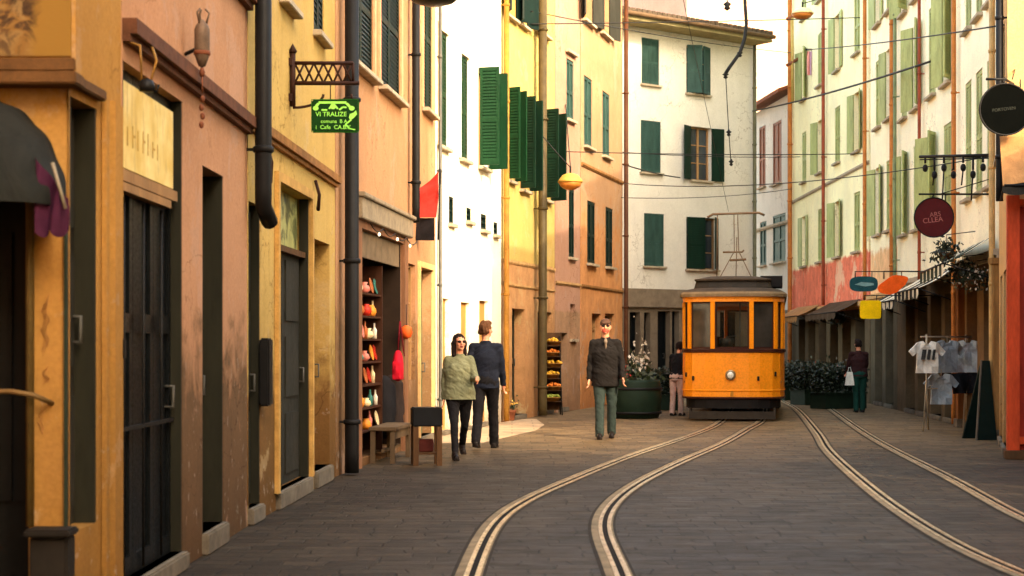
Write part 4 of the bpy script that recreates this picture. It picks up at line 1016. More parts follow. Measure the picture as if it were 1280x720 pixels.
    # keep the face clear
    bmh=bmesh.new(); bmh.from_mesh(hm)
    dl=[v for v in bmh.verts if (lambda q: q.y<-.045 and abs(q.x)<.062 and q.z<.062 and q.z>-.2)(inv@(v.co-hc))]
    bmesh.ops.delete(bmh,geom=dl,context='VERTS'); bmh.to_mesh(hm); bmh.free()
    hm.transform(Matrix.Scale(s,4)); put(hm,'hair',hair[0],bo)
    t_info=dict(root=t,body=bo,J=J,s=s,hp=hp,up=up,cloth=cloth); return t_info

def wpos(i,key,off=(0,0,0)):
    """world position of a joint of a figure"""
    v=(i['J'][key]+Vector(off))*i['s']; r=i['root']; return Matrix.Rotation(r.rotation_euler.z,3,'Z')@v+r.location
HAIRD=fabric('dark_hair',(34,22,18),.4,30); HAIRB=fabric('brown_hair',(92,60,38),.4,30); HAIRG=fabric('grey_hair',(120,104,90),.3,30)
OLIVE=fabric('olive_knit',(122,122,92)); BLACKF=fabric('black_cotton',(24,22,24)); NAVY=fabric('navy_cloth',(26,30,42)); DENIM=fabric('green_grey_denim',(48,58,54)); DKB=fabric('dark_brown_coat',(25,21,19)); GREENT=fabric('bottle_green_trousers',(22,60,50)); MAROON=fabric('maroon_dark_jacket',(50,26,24)); SLATE=fabric('slate_trousers',(46,46,48))

p=gnd(574,573); w=person('woman in olive green jumper and black leggings walking towards us with long dark hair',p,math.atan2(p.x,p.y)*-1+R(6),1.69,((27,8),(-18,28)),((-14,9,26),(24,12,66)),OLIVE,BLACKF,(HAIRD,'long'),True,'sweater',build=1.2,headturn=R(16))
m=MB()   # sunglasses
hp=w['hp']
for sg in (-1,1): m.ell(hp(sg*.034,-.094,.014),(.026,.008,.02))
m.tube([hp(-.07,-.05,.018),hp(-.05,-.092,.02),hp(.05,-.092,.02),hp(.07,-.05,.018)],.004,5)
for v in m.v: v*=w['s']
m.build('sunglasses',EYE_M,w['body'])
p=gnd(607,561); person('person in dark navy jacket seen from behind walking beside the white house',p,R(180)-math.atan2(p.x,p.y)+R(-8),1.85,((18,6),(-14,18)),((8,8,14),(-10,9,20)),NAVY,BLACKF,(HAIRB,'short'),topkind='jacket',build=1.12,headturn=R(-30))
p=gnd(757,548.5); mn=person('man in open dark jacket and green grey trousers walking towards us before the peach house',p,-math.atan2(p.x,p.y),1.90,((9,5),(-8,10)),((-4,10,10),(6,12,14)),DKB,DENIM,(HAIRG,'crop'),topkind='coat',build=1.2)
m=MB(); hp=mn['hp']
m.ell(hp(0,-.055,-.06),(.058,.05,.05)); 
FACE=paint('red_face_scarf',(196,84,66),.8,.2,9)
me=remeshed(m,.008,2); me.transform(Matrix.Scale(mn['s'],4)); put(me,'face_scarf',FACE,mn['body'])
m=MB(); m.ell(hp(0,.004,.05),(.085,.1,.075)); m.caps(hp(-.04,-.1,.05),hp(.04,-.1,.05),.02,.02)
me=remeshed(m,.008,2); me.transform(Matrix.Scale(mn['s'],4)); put(me,'cap',paint('pale_cap',(78,54,42),.85,.2,9),mn['body'])
m=MB()
for sg in (-1,1): m.ell(hp(sg*.034,-.094,.012),(.028,.008,.018))
for v in m.v: v*=mn['s']
m.build('sunglasses',EYE_M,mn['body'])
m=MB(); J=mn['J']   # pale shirt showing in the open front
a=J['chest']+Vector((0,-.128,.10)); b_=J['chest']+Vector((.005,-.122,-.02)); m.caps(a,b_,.022,.008); m.caps(J['neck']+Vector((0,-.07,-.03)),a,.02,.03)
me=remeshed(m,.01,2); me.transform(Matrix.Scale(mn['s'],4)); put(me,'shirt',fabric('grey_shirt',(120,104,88)),mn['body'])
p=gnd(1074,515.5); person('person in maroon jacket and bottle green trousers with back turned by the hedge',p,R(180)-math.atan2(p.x,p.y)+R(12),1.6,((4,2),(-3,4)),((20,8,40),(16,10,30)),MAROON,GREENT,(HAIRD,'short'),topkind='jacket',build=1.2,lean=8)
p=Vector((ray(846,0,34.6).x,34.6,0)); person('person in pale trousers half hidden behind the tram near the flower barrel',p,R(150),1.55,((4,2),(-3,4)),((10,10,60),(10,8,40)),BLACKF,fabric('pale_pink_trousers',(206,168,150)),(HAIRD,'short'),topkind='jacket',lean=12)
# ------------------------------------------------------------------ signs, lamps, awnings
def facing(P):   # matrix at P whose +z looks to the viewer's end of the street, x to the right
    return Matrix(((1,0,0,P.x),(0,0,-1,P.y),(0,1,0,P.z),(0,0,0,1)))
# iron bracket on the yellow house with the green board
fr=yh.fr; ub=fr.u(363); Yb=fr.Y(363); base=fr.p(ub,0,0)
zt=fr.z(363,68); zb=fr.z(363,134); z1=fr.z(363,80); z2=fr.z(363,105)
pt=lambda x,z: Vector((base.x+x, base.y-.05, z))
t=thing('sign_bracket','lattice iron bracket holding out the green board from the yellow house',"bracket",tuple(pt(0,zb)))
arm=.62
m=MB(); m.tube([pt(.03,zb),pt(.03,zt)],.028,8); m.lathe([(.03,0),(.045,.02),(.0,.1)],pt(.03,zt),8); m.box(base.x-.01,base.x+.03,base.y-.1,base.y+.0,zb+.05,zb+.12); m.box(base.x-.01,base.x+.03,base.y-.1,base.y+.0,zt-.12,zt-.05); m.build('wall_post',paint('rust_iron',(52,30,22),.6,.3,9),t)
RI=MATS[('p','rust_iron')]
m=MB(); m.tube([pt(.03,z1),pt(arm,z1)],.02,6); m.tube([pt(.03,z2),pt(arm+.06,z2)],.022,6)
n=3; w=(arm-.06)/n
for k in range(n):
    a=.05+k*w; m.tube([pt(a,z1),pt(a+w*.5,z2)],.011,5); m.tube([pt(a+w*.5,z2),pt(a+w,z1)],.011,5); m.tube([pt(a,z2),pt(a+w*.5,z1)],.011,5); m.tube([pt(a+w*.5,z1),pt(a+w,z2)],.011,5)
m.tube([pt(arm,z1),pt(arm,z2)],.014,5)
q=[pt(.03+.3*math.sin(a),z2-.16+ -.0+.13*(1-math.cos(a))-.08) for a in [k*math.pi/2/8 for k in range(9)]]
m.tube(q,.014,6); m.build('arm',RI,t)
# board
sx0,sx1=389,449; Ys=base.y-.06
cL=ray(sx0,124,Ys); cR=ray(sx1,166,Ys); cx=(cL.x+cR.x)/2; cz=(cL.z+cR.z)/2; W=cR.x-cL.x; Hh=cL.z-cR.z
t=thing('hanging_sign','green board with glowing pale green lettering hanging from the lattice bracket','sign',(cx,Ys,cz))
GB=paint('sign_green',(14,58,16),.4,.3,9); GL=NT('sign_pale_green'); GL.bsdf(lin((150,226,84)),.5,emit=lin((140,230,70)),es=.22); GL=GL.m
m=MB(); m.box(cx-W/2,cx+W/2,Ys-.02,Ys+.02,cz-Hh/2,cz+Hh/2); bd=m.build('board',GB,t,bevel=.018)
m=MB(); e=.006
for a,b,c,d in ((-.49,.49,.475,.49),(-.49,.49,-.49,-.475),(-.49,-.48,-.475,.475),(.48,.49,-.475,.475)): m.box(cx+W*a,cx+W*b,Ys-.026,Ys-.0205,cz+Hh*c,cz+Hh*d)
m.build('border',paint('sign_border',(36,110,28),.5,.2,9),bd)
SM=facing(Vector((cx,Ys-.022,cz)))
def line(s_,x,y,size,nm='lettering'): return text_mesh(s_,size,GL,bd,SM@Matrix.Translation((x*W,y*Hh,0)),nm,.003)
line('VI TRALIZE',-.08,.04,Hh*.19); line('comuna  B A',-.02,-.17,Hh*.15); line('i  Cafe  CA.B.K.',-.02,-.345,Hh*.17)
m=MB()   # garland, leaves and flourish of the board
def sq(pts,wd):
    for a,b in zip(pts[:-1],pts[1:]):
        a=Vector(a);b=Vector(b);n=Vector((-(b-a).y,(b-a).x)).normalized()*wd
        q=[a-n,b-n,b+n,a+n]; m.face([SM@Vector((c.x*W,c.y*Hh*1.0,.003)) for c in q])
sq([(-.34,.39),(.24,.39)],.035); sq([(-.34,.37),(-.42,.22)],.03); sq([(.24,.37),(.34,.22)],.03)
for c0 in ((-.40,.22),(.35,.22),(-.04,.26)):
    m.face([SM@Vector(((c0[0]+.06*math.cos(a))*W,(c0[1]+.07*math.sin(a))*Hh,.0035)) for a in [k*.5236 for k in range(12)]])
sq([(-.04,.38),(-.12,.2)],.02); sq([(-.04,.38),(.06,.2)],.02); sq([(-.28,.17),(-.16,.17)],.025); sq([(.09,.17),(.17,.26),(.24,.24)],.022)
m.face([SM@Vector((x*W,y*Hh,.0036)) for x,y in ((.44,.16),(.46,.04),(.40,-.06),(.32,-.14),(.29,-.05),(.31,.05),(.38,.08))]); sq([(.34,-.12),(.22,-.26),(.30,-.38),(.42,-.42)],.018)
m.build('ornament',GL,bd)
m=MB(); m.tube([Vector((cx-W*.1,Ys,cz+Hh/2)),Vector((cx-W*.1,Ys,z2))],.006,5); m.tube([Vector((cx+W*.34,Ys,cz+Hh/2)),Vector((cx+W*.34,Ys,cz+Hh/2+.05))],.012,6); m.build('hanger',RI,t)

# round discs on the other side
def disc_sign(name,label,c,r,col,arm_to,lines,lcol,depth=.05):
    t=thing(name,label,'sign',tuple(c)); My=Matrix.Rotation(R(90),4,'X')
    m=MB(); m.lathe([(0,-depth/2),(r*.97,-depth/2),(r,-depth/2+.012),(r,depth/2-.012),(r*.97,depth/2),(0,depth/2)],c,36,My,False); b=m.build('disc',col,t)
    m=MB(); m.tube([c+Vector((r*.99*math.cos(a),-depth/2,r*.99*math.sin(a))) for a in [k*math.pi/18 for k in range(37)]],.012,6,False); m.build('rim',BLACK,b)
    M=facing(c+Vector((0,-depth/2-.002,0)))
    for s_,x,y,sz in lines: text_mesh(s_,sz,lcol,b,M@Matrix.Translation((x,y,0))@Matrix.Rotation(.12,4,'Z'),'lettering',.002)
    m=MB(); top=c+Vector((0,0,r+.06)); m.tube([c+Vector((-.02,0,r-.01)),top,],.012,6); m.tube([top+Vector((-.25,0,0)),top,arm_to],.018,6); m.tube([c+Vector((r*.6,0,r*.75)),c+Vector((r*.6,0,r+.06))],.01,5); m.tube([top+Vector((.1,0,.0)),arm_to+Vector((0,0,.25))],.009,5)
    m.build('bracket',BLACK,t)
MARO=paint('maroon_enamel',(78,16,20),.7,.2,6,spec=.2); DULLP=paint('dull_pink_letter',(168,104,98),.6,.2,9); BLKE=paint('black_enamel',(3,4,3),.8,.25,6,spec=.02); GLET=paint('grey_letter',(34,37,31),.6,.2,9)
c=ray(1167,272,27.0); disc_sign('round_sign','maroon round sign with faint pink lettering hanging over the shops',c,.335,MARO,Vector((8.05,27,c.z+.395)),[('ARS',.02,.05,.11),('CLLEA',-.02,-.045,.12)],DULLP)
c=ray(1256,137,21.3); c=Vector((c.x,21.3,c.z)); disc_sign('round_sign','black round sign with thin grey lettering high on the red shop house',c,.345,BLKE,Vector((6.86,21.8,c.z+.405)),[('PORTOVEN',-.02,.0,.06)],GLET)
# small coloured shop signs
def board_sign(label,cx_,cy_,w,hh,Y,col,shape,wallx,cat='sign',name='shop_sign'):
    c=ray(cx_,cy_,Y); w=w/F*Y; hh=hh/F*Y; t=thing(name,label,cat,tuple(c)); m=MB(); M=facing(c)
    if shape=='oval': pts=[(w/2*math.copysign(abs(math.cos(a))**.6,math.cos(a)),hh/2*math.copysign(abs(math.sin(a))**.7,math.sin(a))) for a in [k*math.pi/14 for k in range(28)]]
    elif shape=='blob': pts=[(w/2*math.cos(a)*(1+.06*math.sin(3*a)),hh/2*math.sin(a)*(1+.1*math.cos(4*a))+.16*w*math.cos(a)) for a in [k*math.pi/14 for k in range(28)]]
    else: pts=[(w/2*math.copysign(abs(math.cos(a))**.22,math.cos(a)),hh/2*math.copysign(abs(math.sin(a))**.22,math.sin(a))) for a in [k*math.pi/14 for k in range(28)]]
    n=len(pts); f=[M@Vector((x,y,.03)) for x,y in pts]; bk=[M@Vector((x,y,-.03)) for x,y in pts]
    m.face(f); m.face(bk)
    for i in range(n): m.face([f[i],f[(i+1)%n],bk[(i+1)%n],bk[i]])
    b=m.build('board',col,t)
    m=MB(); m.tube([M@Vector((-w*.3,hh*.35,0)),M@Vector((-w*.3,hh*.5+.1,0)),M@Vector((wallx-c.x,hh*.5+.1,0))],.014,6); m.tube([M@Vector((w*.3,hh*.3,0)),M@Vector((w*.3,hh*.5+.1,0))],.01,5); m.build('bracket',BLACK,t)
    return t,b,M,w,hh
t,b,M,w,hh=board_sign('dark teal oval shop sign above the yellow square one',1079.5,355,35,19,33,paint('teal_enamel',(28,70,78),.35,.25,5),'oval',8.8)
m=MB(); m.face([M@Vector((x*w,y*hh,.034)) for x,y in ((-.34,-.04),(-.1,.12),(.34,.06),(.36,-.08),(.05,-.16))]); m.build('motif',paint('pale_teal_mark',(112,146,148),.5,.3,9),b)
board_sign('orange wing shaped shop sign beside the teal oval',1116,356,37,21,31.5,paint('signal_orange',(236,92,26),.45,.2,6),'blob',8.7)
t,b,M,w,hh=board_sign('bright yellow square shop sign under the teal oval',1088,387,26,23,32.6,paint('signal_yellow',(240,196,10),.4,.15,6),'square',8.8)
# red over black banner at the salmon house
fr=sh.fr; ub=fr.u(521)
t=thing('banner','red and black cloth banner hanging from a pole on the salmon house','banner',tuple(fr.p(ub,.2,3.0)))
def cloth_sheet(P, nu, nv):
    m=MB(); m.smooth=True
    g=[[P(i/nu,j/nv) for i in range(nu+1)] for j in range(nv+1)]
    b=len(m.v); 
    for row in g: m.v+= [Vector(q) for q in row]
    for j in range(nv):
        for i in range(nu): m.idx([(j*(nu+1)+i,j*(nu+1)+i+1,(j+1)*(nu+1)+i+1,(j+1)*(nu+1)+i)],b)
    return m
Yn=fr.Y(521)-.1
def bn(u,v):
    x0=ray(519+ (1-u)*0,0,Yn).x; x1=ray(547,0,Yn).x
    xl=519+ max(0,(.42-v))*42; xr=548-u*0-max(0,v-.6)*6
    px=xl+(xr-xl)*u; return Vector((ray(px,0,Yn).x, Yn+.04*math.sin(v*9+u*3), ray(0,214+v*58+(1-u)*max(0,.42-v)*30,Yn).z))
cloth_sheet(bn,8,14).build('red_cloth',fabric('banner_red',(196,52,44)),t)
def bk(u,v):
    px=519+(543-519)*u; return Vector((ray(px,0,Yn).x,Yn+.035*math.sin(v*5+u*4),ray(0,272.5+v*28,Yn).z))
cloth_sheet(bk,8,8).build('black_cloth',fabric('banner_black',(26,22,24)),t)
m=MB(); a=ray(550,212,Yn); bq=ray(548,300,Yn); m.tube([a,bq],.014,6); m.tube([a,fr.p(fr.u(551),0,a.z)],.014,6); m.build('pole',BLACK,t)
# lamps
def lantern(label,P,wallp):
    k_=.72
    t=thing('wall_lantern',label,'lamp',tuple(P)); GR=paint('lantern_grey',(112,92,76),.6,.35,8,.2)
    m=MB(); m.lathe([(a_*k_,b_*k_) for a_,b_ in [(.0,.0),(.035,.01),(.06,.08),(.075,.12),(.075,.36),(.062,.4),(.03,.44),(.012,.46)]],P,14); b=m.build('lamp_body',GR,t)
    m=MB(); m.lathe([(a_*k_,b_*k_) for a_,b_ in [(.078,.115),(.082,.12),(.082,.15),(.078,.155)]],P,14); m.lathe([(a_*k_,b_*k_) for a_,b_ in [(.02,-.09),(.03,-.05),(.012,.0)]],P,10); m.build('collar',BRN if False else paint('lantern_rust',(120,70,48),.6,.3,9),b)
    for k in range(3):
        a=k*2.1; m=MB(); m.tube([P+k_*Vector((.04*math.cos(a),.04*math.sin(a),.42)),P+k_*Vector((.07*math.cos(a),.07*math.sin(a),.52)),P+k_*Vector((.03*math.cos(a),.03*math.sin(a),.56))],.008,5); m.build('finial',GR,t)
    m=MB(); m.tube([P+k_*Vector((0,0,.2)),wallp],.014,6); m.build('wall_arm',BLACK,t)
    m=MB(); m.tube([P+k_*Vector((0,0,-.08)),P+Vector((.004,0,-.18))],.006,5)
    for k in range(4): m.ell(P+Vector((.004*(-1)**k,0,-.22-k*.06)),(.018,.018,.026),8,6)
    m.build('pull_chain',MATS[('p','lantern_rust')],t)
fr=ph.fr; u=fr.u(231); lantern('grey bullet shaped wall lantern with red pull chain on the pink house',Vector(fr.p(u,.12,fr.z(231,84))),Vector(fr.p(u,0,fr.z(231,68))))
# hook lamp above shop sign
u=fr.u(154); P=Vector(fr.p(u,.14,fr.z(154,108)))
t=thing('hook_lamp','small wire hook lamp at the corner of the yellowed shop sign','lamp',tuple(P))
m=MB(); m.tube([P+Vector((-.03,0,.02)),P+Vector((-.04,0,.24)),Vector(fr.p(u,.0,P.z+.27))],.008,5); m.tube([P+Vector((.02,0,.02)),P+Vector((.05,.03,.16)),P+Vector((.02,.05,.24))],.008,5); m.build('wire_arm',paint('brass_wire',(150,110,50),.5,.3,9,.4),t)
m=MB(); m.lathe([(.0,-.03),(.045,-.03),(.05,.0),(.035,.035),(.01,.045)],P,12); m.tube([P+Vector((.02,0,-.02)),P+Vector((.06,0,-.03)),P+Vector((.07,0,.01))],.008,5); m.build('lamp_holder',BLACK,t)
# hanging street lamps
def street_pendant(label,P,r,hh,col,dif=None):
    t=thing('pendant_lamp',label,'street lamp',tuple(P)); m=MB(); m.lathe([(.0,hh*.5),(r*.25,hh*.48),(r*.62,hh*.38),(r*.93,hh*.1),(r,-.0),(r*.97,-hh*.06)],P,28); s=m.build('lamp_shade',col,t)
    m=MB(); m.lathe([(r*.94,-hh*.06),(r*.75,-hh*.3),(r*.4,-hh*.46),(0,-hh*.5)],P,28); m.build('diffuser',dif or paint('amber_diffuser',(188,116,50),.35,.25,6),s)
    m=MB(); m.tube([P+Vector((0,0,hh*.45)),P+Vector((0,0,hh*.5+.14))],.02,8); m.build('stem',BLACK,t); return t
PL=ray(713,227,33.5)
street_pendant('amber oval street lamp hanging before the rose house',PL,.265,.36,paint('lamp_straw',(196,150,70),.5,.25,6))
PD=ray(542,-4,18.0); street_pendant('dark green round street lamp at the top edge over the salmon house',PD,.30,.2,paint('lamp_dark_green',(36,42,22),.4,.25,6),MATS[('p','lamp_dark_green')])
P2=ray(1003,17,40); t=street_pendant('small cream street lamp on the wire before the golden house',P2,.28,.3,paint('lamp_cream',(214,190,140),.5,.2,6))
# ------------------------------------------------------------------ overhead wires
def sag(a,b,s,n=16):
    a=Vector(a); b=Vector(b); return [a.lerp(b,k/n)-Vector((0,0,s*4*(k/n)*(1-k/n))) for k in range(n+1)]
def wire(label,a,b,s,r=.012,name='overhead_wire'):
    m=MB(); m.tube(sag(a,b,s),r,5); return solo(m,name,WIRE,label,'overhead wire',tuple(Vector(a)),group='wires strung across the street')
wire('taut dark wire from the golden house top to the near white facade',ray(1009,62,46),ray(1256,31,23),.05,.013)
wire('thick cable sloping from the street end roof up to the white shutter house',ray(941,139,53),ray(1166,76,33),.08,.026)
wire('thin level wire crossing in front of the second floor windows of the white end house',ray(690,189,36),ray(1085,192,42),.05,.011)
wire('thin wire crossing the white end house just under the second floor sills',ray(776,229,42),ray(1236,196,27),.25,.010)
wire('wire sagging from the peach house string course towards the white end house',ray(697,170,37.2),ray(850,222,50.8),.16,.02)
wire('upper span wire holding the amber lamp between lemon and golden houses',ray(664,30,33.5),ray(1075,22,41.5),.02,.012)
wire('lower span wire beside the upper one in front of the peach house',ray(664,14,33.5),ray(990,66,53),.1,.012)
wire('faint wire across the white end house above its lowest windows',ray(776,247,42.5),ray(990,236,53),.12,.010)
wire('wire drooping past the drainpipe of the salmon house to the amber lamp',PL+Vector((0,0,.3)),ray(664,152,34),.03,.012)
wire('short wire from the amber lamp down to the peach house wall',PL+Vector((0,0,.3)),ray(706,120,37.3),.0,.012)
wire('span wire carrying the dark green lamp over the near street',PD+Vector((0,0,.2)),Vector((7.2,23,8.2)),.3,.012)
wire('stay wire tying the dark green lamp to the salmon house',PD+Vector((0,0,.2)),Vector(sh.fr.p(.9,0,6.0)),.02,.012)
wire('wire holding the small cream lamp',P2+Vector((0,0,.25)),Vector((9.2,40,10.6)),.0,.012)
# contact wires over both tracks
wire('copper tram contact wire above the curving track',Vector((.3,9,6.6)),Vector((4.75,35.1,4.45)),.0,.004,'contact_wire')
# feeder cable with insulators in front of the end house
t=thing('feeder_cable','bent black feeder cable with insulators hanging before the white end house','cable',tuple(ray(930,-20,45)))
pts=[ray(x,y,45) for x,y in ((924,-40),(931,0),(933,30),(931,48),(925,66),(912,84),(907,92))]
m=MB(); m.tube(pts,.05,8); m.build('arm',BLACK,t)
m=MB(); m.tube([ray(x,y,45) for x,y in ((907,92),(909,130),(911,165),(914,207))],.014,6); m.build('drop_cable',BLACK,t)
for x,y,r in ((925,67,.09),(907,94,.10),(911,166,.09),(914,203,.08)):
    m=MB(); P=ray(x,y,45); m.lathe([(.02,-.1),(r*.7,-.06),(r*.35,-.02),(r,.02),(r*.4,.06),(.02,.1)],P,10); m.build('insulator',BLACK,t)
m=MB(); m.tube([ray(909,-40,45),ray(909,6,45)],.02,6); P=ray(909,8,45); m.lathe([(.02,-.12),(.1,-.06),(.06,0),(.12,.06),(.02,.14)],P,10); m.build('insulator',BLACK,t)
wire('thin spacer wire across the white end house at the bent feeder cable',ray(776,190,44.5),ray(1000,196,44.5),.06,.01)
# satellite dish style lamp and tall pole at the golden house corner
t=thing('roof_pole','thin yellow pole with small crossarm at the far corner of the golden house','pole',tuple(ray(990,120,52)))
m=MB(); m.tube([ray(991,128,52.0),ray(990,22,52.0)],.05,8); m.build('mast',paint('mast_yellow',(190,160,90),.5,.2,6),t)
m=MB(); m.tube([ray(983,82,52.0),ray(999,73,52.0)],.06,6); m.tube([ray(983,24,52),ray(993,20,52)],.06,6); m.build('crossarm',BRN,t)
# laundry
t=thing('laundry_line','pink and lilac washing hung on a rail at the golden house','laundry',tuple(ray(1011,66,50)))
m=MB(); m.tube([ray(1007,62,50),ray(1020,62,50)],.03,6); m.build('rail',BLACK,t)
for x,c in ((1009,(226,150,140)),(1012,(206,170,196))):
    def pl(u,v,x=x): P=ray(x+u*3.2,64+v*30,50); return P+Vector((0,.05*math.sin(u*7+v*3),0))
    cloth_sheet(pl,6,8).build('washing',fabric('washing_%d'%x,c),t)
# balcony rail between the white houses
t=thing('iron_balcony','black iron balcony rail with hanging brackets on the warm white house','balcony',tuple(ray(1190,200,28.5)))
q=[ray(x,y,Yq) for x,y,Yq in ((1150,196,28.0),(1236,194,26.6))]
m=MB(); m.tube(q,.03,6); m.tube([q[0]-Vector((0,0,.05)),q[1]-Vector((0,0,.05))],.012,6); m.build('rail',BLACK,t)
for k in range(7):
    P=q[0].lerp(q[1],.08+k*.14); m=MB(); m.tube([P,P-Vector((0,0,.12+.12*(k%2)))],.02,6); m.ell(P-Vector((0,0,.2+.12*(k%2))),(.05,.05,.07),8,6); m.tube([P-Vector((0,0,.2)),P-Vector((.03,0,.5*(.5+.5*(k%3))))],.014,5); m.build('pendant_bracket',BLACK,t)
m=MB(); m.tube([q[1],Vector((8.0,26.6,q[1].z))],.02,6); m.tube([q[0],Vector((8.2,28.0,q[0].z))],.02,6); m.build('wall_arm',BLACK,t)

# ------------------------------------------------------------------ awnings
def awning(label,A,B,z,out,drop,cols,val=.16,scallop=9,name='awning'):
    """cloth awning fixed along A-B (plan), falling towards the street"""
    fr=Frame(A,B,'R'); t=thing(name,label,'awning',tuple(fr.p(0,0,z)))
    n=24
    def P(u,v): return fr.p(u*fr.L,.02+v*out,z-v*drop-.06*math.sin(v*math.pi)*(.6+.4*math.sin(u*17)))
    m=cloth_sheet(P,n,6); 
    for k,f in enumerate(m.f): m.m[k]=(k%n)//2%2 if len(cols)>1 else 0
    m.build('cloth',cols,t)
    def V(u,v): 
        sc=.65+.35*abs(math.sin(u*scallop*math.pi)); return fr.p(u*fr.L,.02+out+.01*math.sin(u*40),z-drop-v*val*sc)
    m=cloth_sheet(V,72,2)
    for k,f in enumerate(m.f): m.m[k]=(k%72)//6%2 if len(cols)>1 else 0
    m.build('valance',cols[::-1],t)
    m=MB(); m.tube([fr.p(0,.02+out,z-drop),fr.p(fr.L,.02+out,z-drop)],.018,6)
    for u in (.03,fr.L-.03): m.tube([fr.p(u,.02,z-drop-.25),fr.p(u,.02+out,z-drop)],.014,6)
    m.build('frame',BLACK,t); return t,fr
AWG=fabric('awning_dark_green',(44,52,36)); AWW=fabric('awning_cream',(226,214,186)); AWT=fabric('awning_tan',(160,116,72),scale=4); AWB=fabric('awning_brown',(70,52,36)); AWD=fabric('awning_charcoal',(44,42,38))
awning('dark green awning with cream stripes over the shops by the maroon disc',(7.86,26.2),(8.42,29.9),3.30,.75,.42,[AWG,AWW],.22,12)
awning('charcoal awning with pale scalloped edge over the white house shops',(8.5,30.6),(8.72,33.4),3.02,.7,.4,[AWD,AWW],.2,10)
awning('cream awning with charcoal edge further along the shops',(8.76,33.8),(9.0,37.0),2.86,.65,.38,[AWW,AWD],.18,10)
awning('low brown awning at the foot of the golden house',(9.3,42.5),(9.34,47),2.75,.7,.35,[AWB],.2,9)
awning('sand coloured awning at the far foot of the golden house',(9.35,48.5),(9.39,52.6),2.75,.7,.35,[AWT],.2,9)
# tan awning on the red shop end
t=thing('awning','sagging tan awning with dark scalloped fringe above the red panelling','awning',tuple(ef.p(0,0,4.3)))
def P(u,v): return ef.p(-.12+u*2.6,.17+v*.45,4.35-v*.72+.06*math.sin(u*9)*v - .12*u*(1-v))
cloth_sheet(P,16,8).build('cloth',AWT,t)
def V(u,v): return ef.p(-.12+u*2.6,.62+.01*math.sin(u*60),3.63+.06*math.sin(u*9)-v*.16*(.55+.45*abs(math.sin(u*18))))
cloth_sheet(V,90,2).build('fringe',AWD,t)
m=MB(); m.tube([ef.p(-.1,.62,3.64),ef.p(2.4,.62,3.64)],.02,6); m.tube([ef.p(-.1,.1,3.5),ef.p(-.1,.62,3.64)],.016,6); m.build('frame',BLACK,t)
# round-hooded awning over the orange house doorway, purple cloth at its end
uc=arch_u; zc=fw.z(0,262); Rz=fw.z(0,122)-zc; Rx_=fw.u(86)-uc
t=thing('hooded_awning','black round hooded awning with purple cloth end over the orange house doorway','awning',tuple(fw.p(uc,0,zc)))
BKC=fabric('awning_black',(30,31,28),.4,6)
def hood(u,v):
    a=math.pi*(1-u); e=v*math.pi/2; rr=1.0+.012*math.sin(u*50)
    return fw.p(uc+Rx_*math.cos(a)*rr, .02+.55*math.sin(e)*math.sin(a)**.5 if math.sin(a)>0 else .02, zc+Rz*math.sin(a)*math.cos(e)*rr)
cloth_sheet(hood,40,14).build('hood_cloth',BKC,t)
PUR=fabric('purple_cloth',(66,26,50))
fw2=Frame((-4.6,8.05),(-2.2,8.05),'L')
def pur(u,v):
    x=fw2.u(47+u*38+ (1-v)*(-2+u*2)+v*2*math.sin(u*9)); y=fw2.z(60,196+v*96+ (1-v)*u*52 + v*5*math.sin(u*11)); return fw2.p(x,.01+.035*math.sin(u*10+v*2),y)
cloth_sheet(pur,16,14).build('purple_drape',PUR,t)
m=MB(); m.tube([fw2.p(fw2.u(70),.06,fw2.z(70,205)),fw2.p(fw2.u(80),.06,fw2.z(80,240)),fw2.p(fw2.u(86),.06,fw2.z(86,262))],.009,6); m.build('rib',paint('rib_grey',(130,120,100),.5,.3,9),t)
# curved iron hand rail by that door
t=thing('hand_rail','curved iron hand rail at the orange house doorway','rail',tuple(fw.p(uc,0,1.25)))
m=MB(); z0=fw.z(30,490)
m.tube([fw.p(uc-.3,.05,z0),fw.p(fw.u(20),.09,z0+.005),fw.p(fw.u(48),.10,z0-.012),fw.p(fw.u(60),.08,z0-.035),fw.p(fw.u(65),.0,z0-.06)],.014,8); m.build('rail',paint('old_brass',(110,86,52),.5,.3,9,.3),t)

# ------------------------------------------------------------------ gift shop
fr=sh.fr
t=thing('display_shelves','dark wooden display shelves filling the gift shop window','shelves',tuple(fr.p(su0,-.3,.1)))
SHW=paint('shelf_wood',(66,38,24),.6,.3,5,streak=True)
um=su0+(su1-su0)*.62
for u in (su0+.03,um): m=MB(); m.fbox(fr,u-.02,u+.02,-.32,-.05,.102,2.62); m.build('upright',SHW,t)
zsh=[.42,.72,1.02,1.32,1.62,1.92,2.22]
for z in zsh:
    m=MB(); m.fbox(fr,su0+.05,um-.02,-.32,-.06,z-.025,z); m.build('shelf',SHW,t)
kinds=['round jar','squat vase','slim bottle','painted plate']
cols={'amber':(226,140,50),'cream':(232,208,160),'red':(190,50,34),'rose':(206,120,104),'white':(236,226,206),'copper':(176,96,52),'teal':(60,120,110)}
OM={k:paint('glazed_'+k,v,.25,.2,12) for k,v in cols.items()}
rr=random.Random(5); names=list(cols); ordn=['lowest','second','third','middle','fifth','sixth','top']
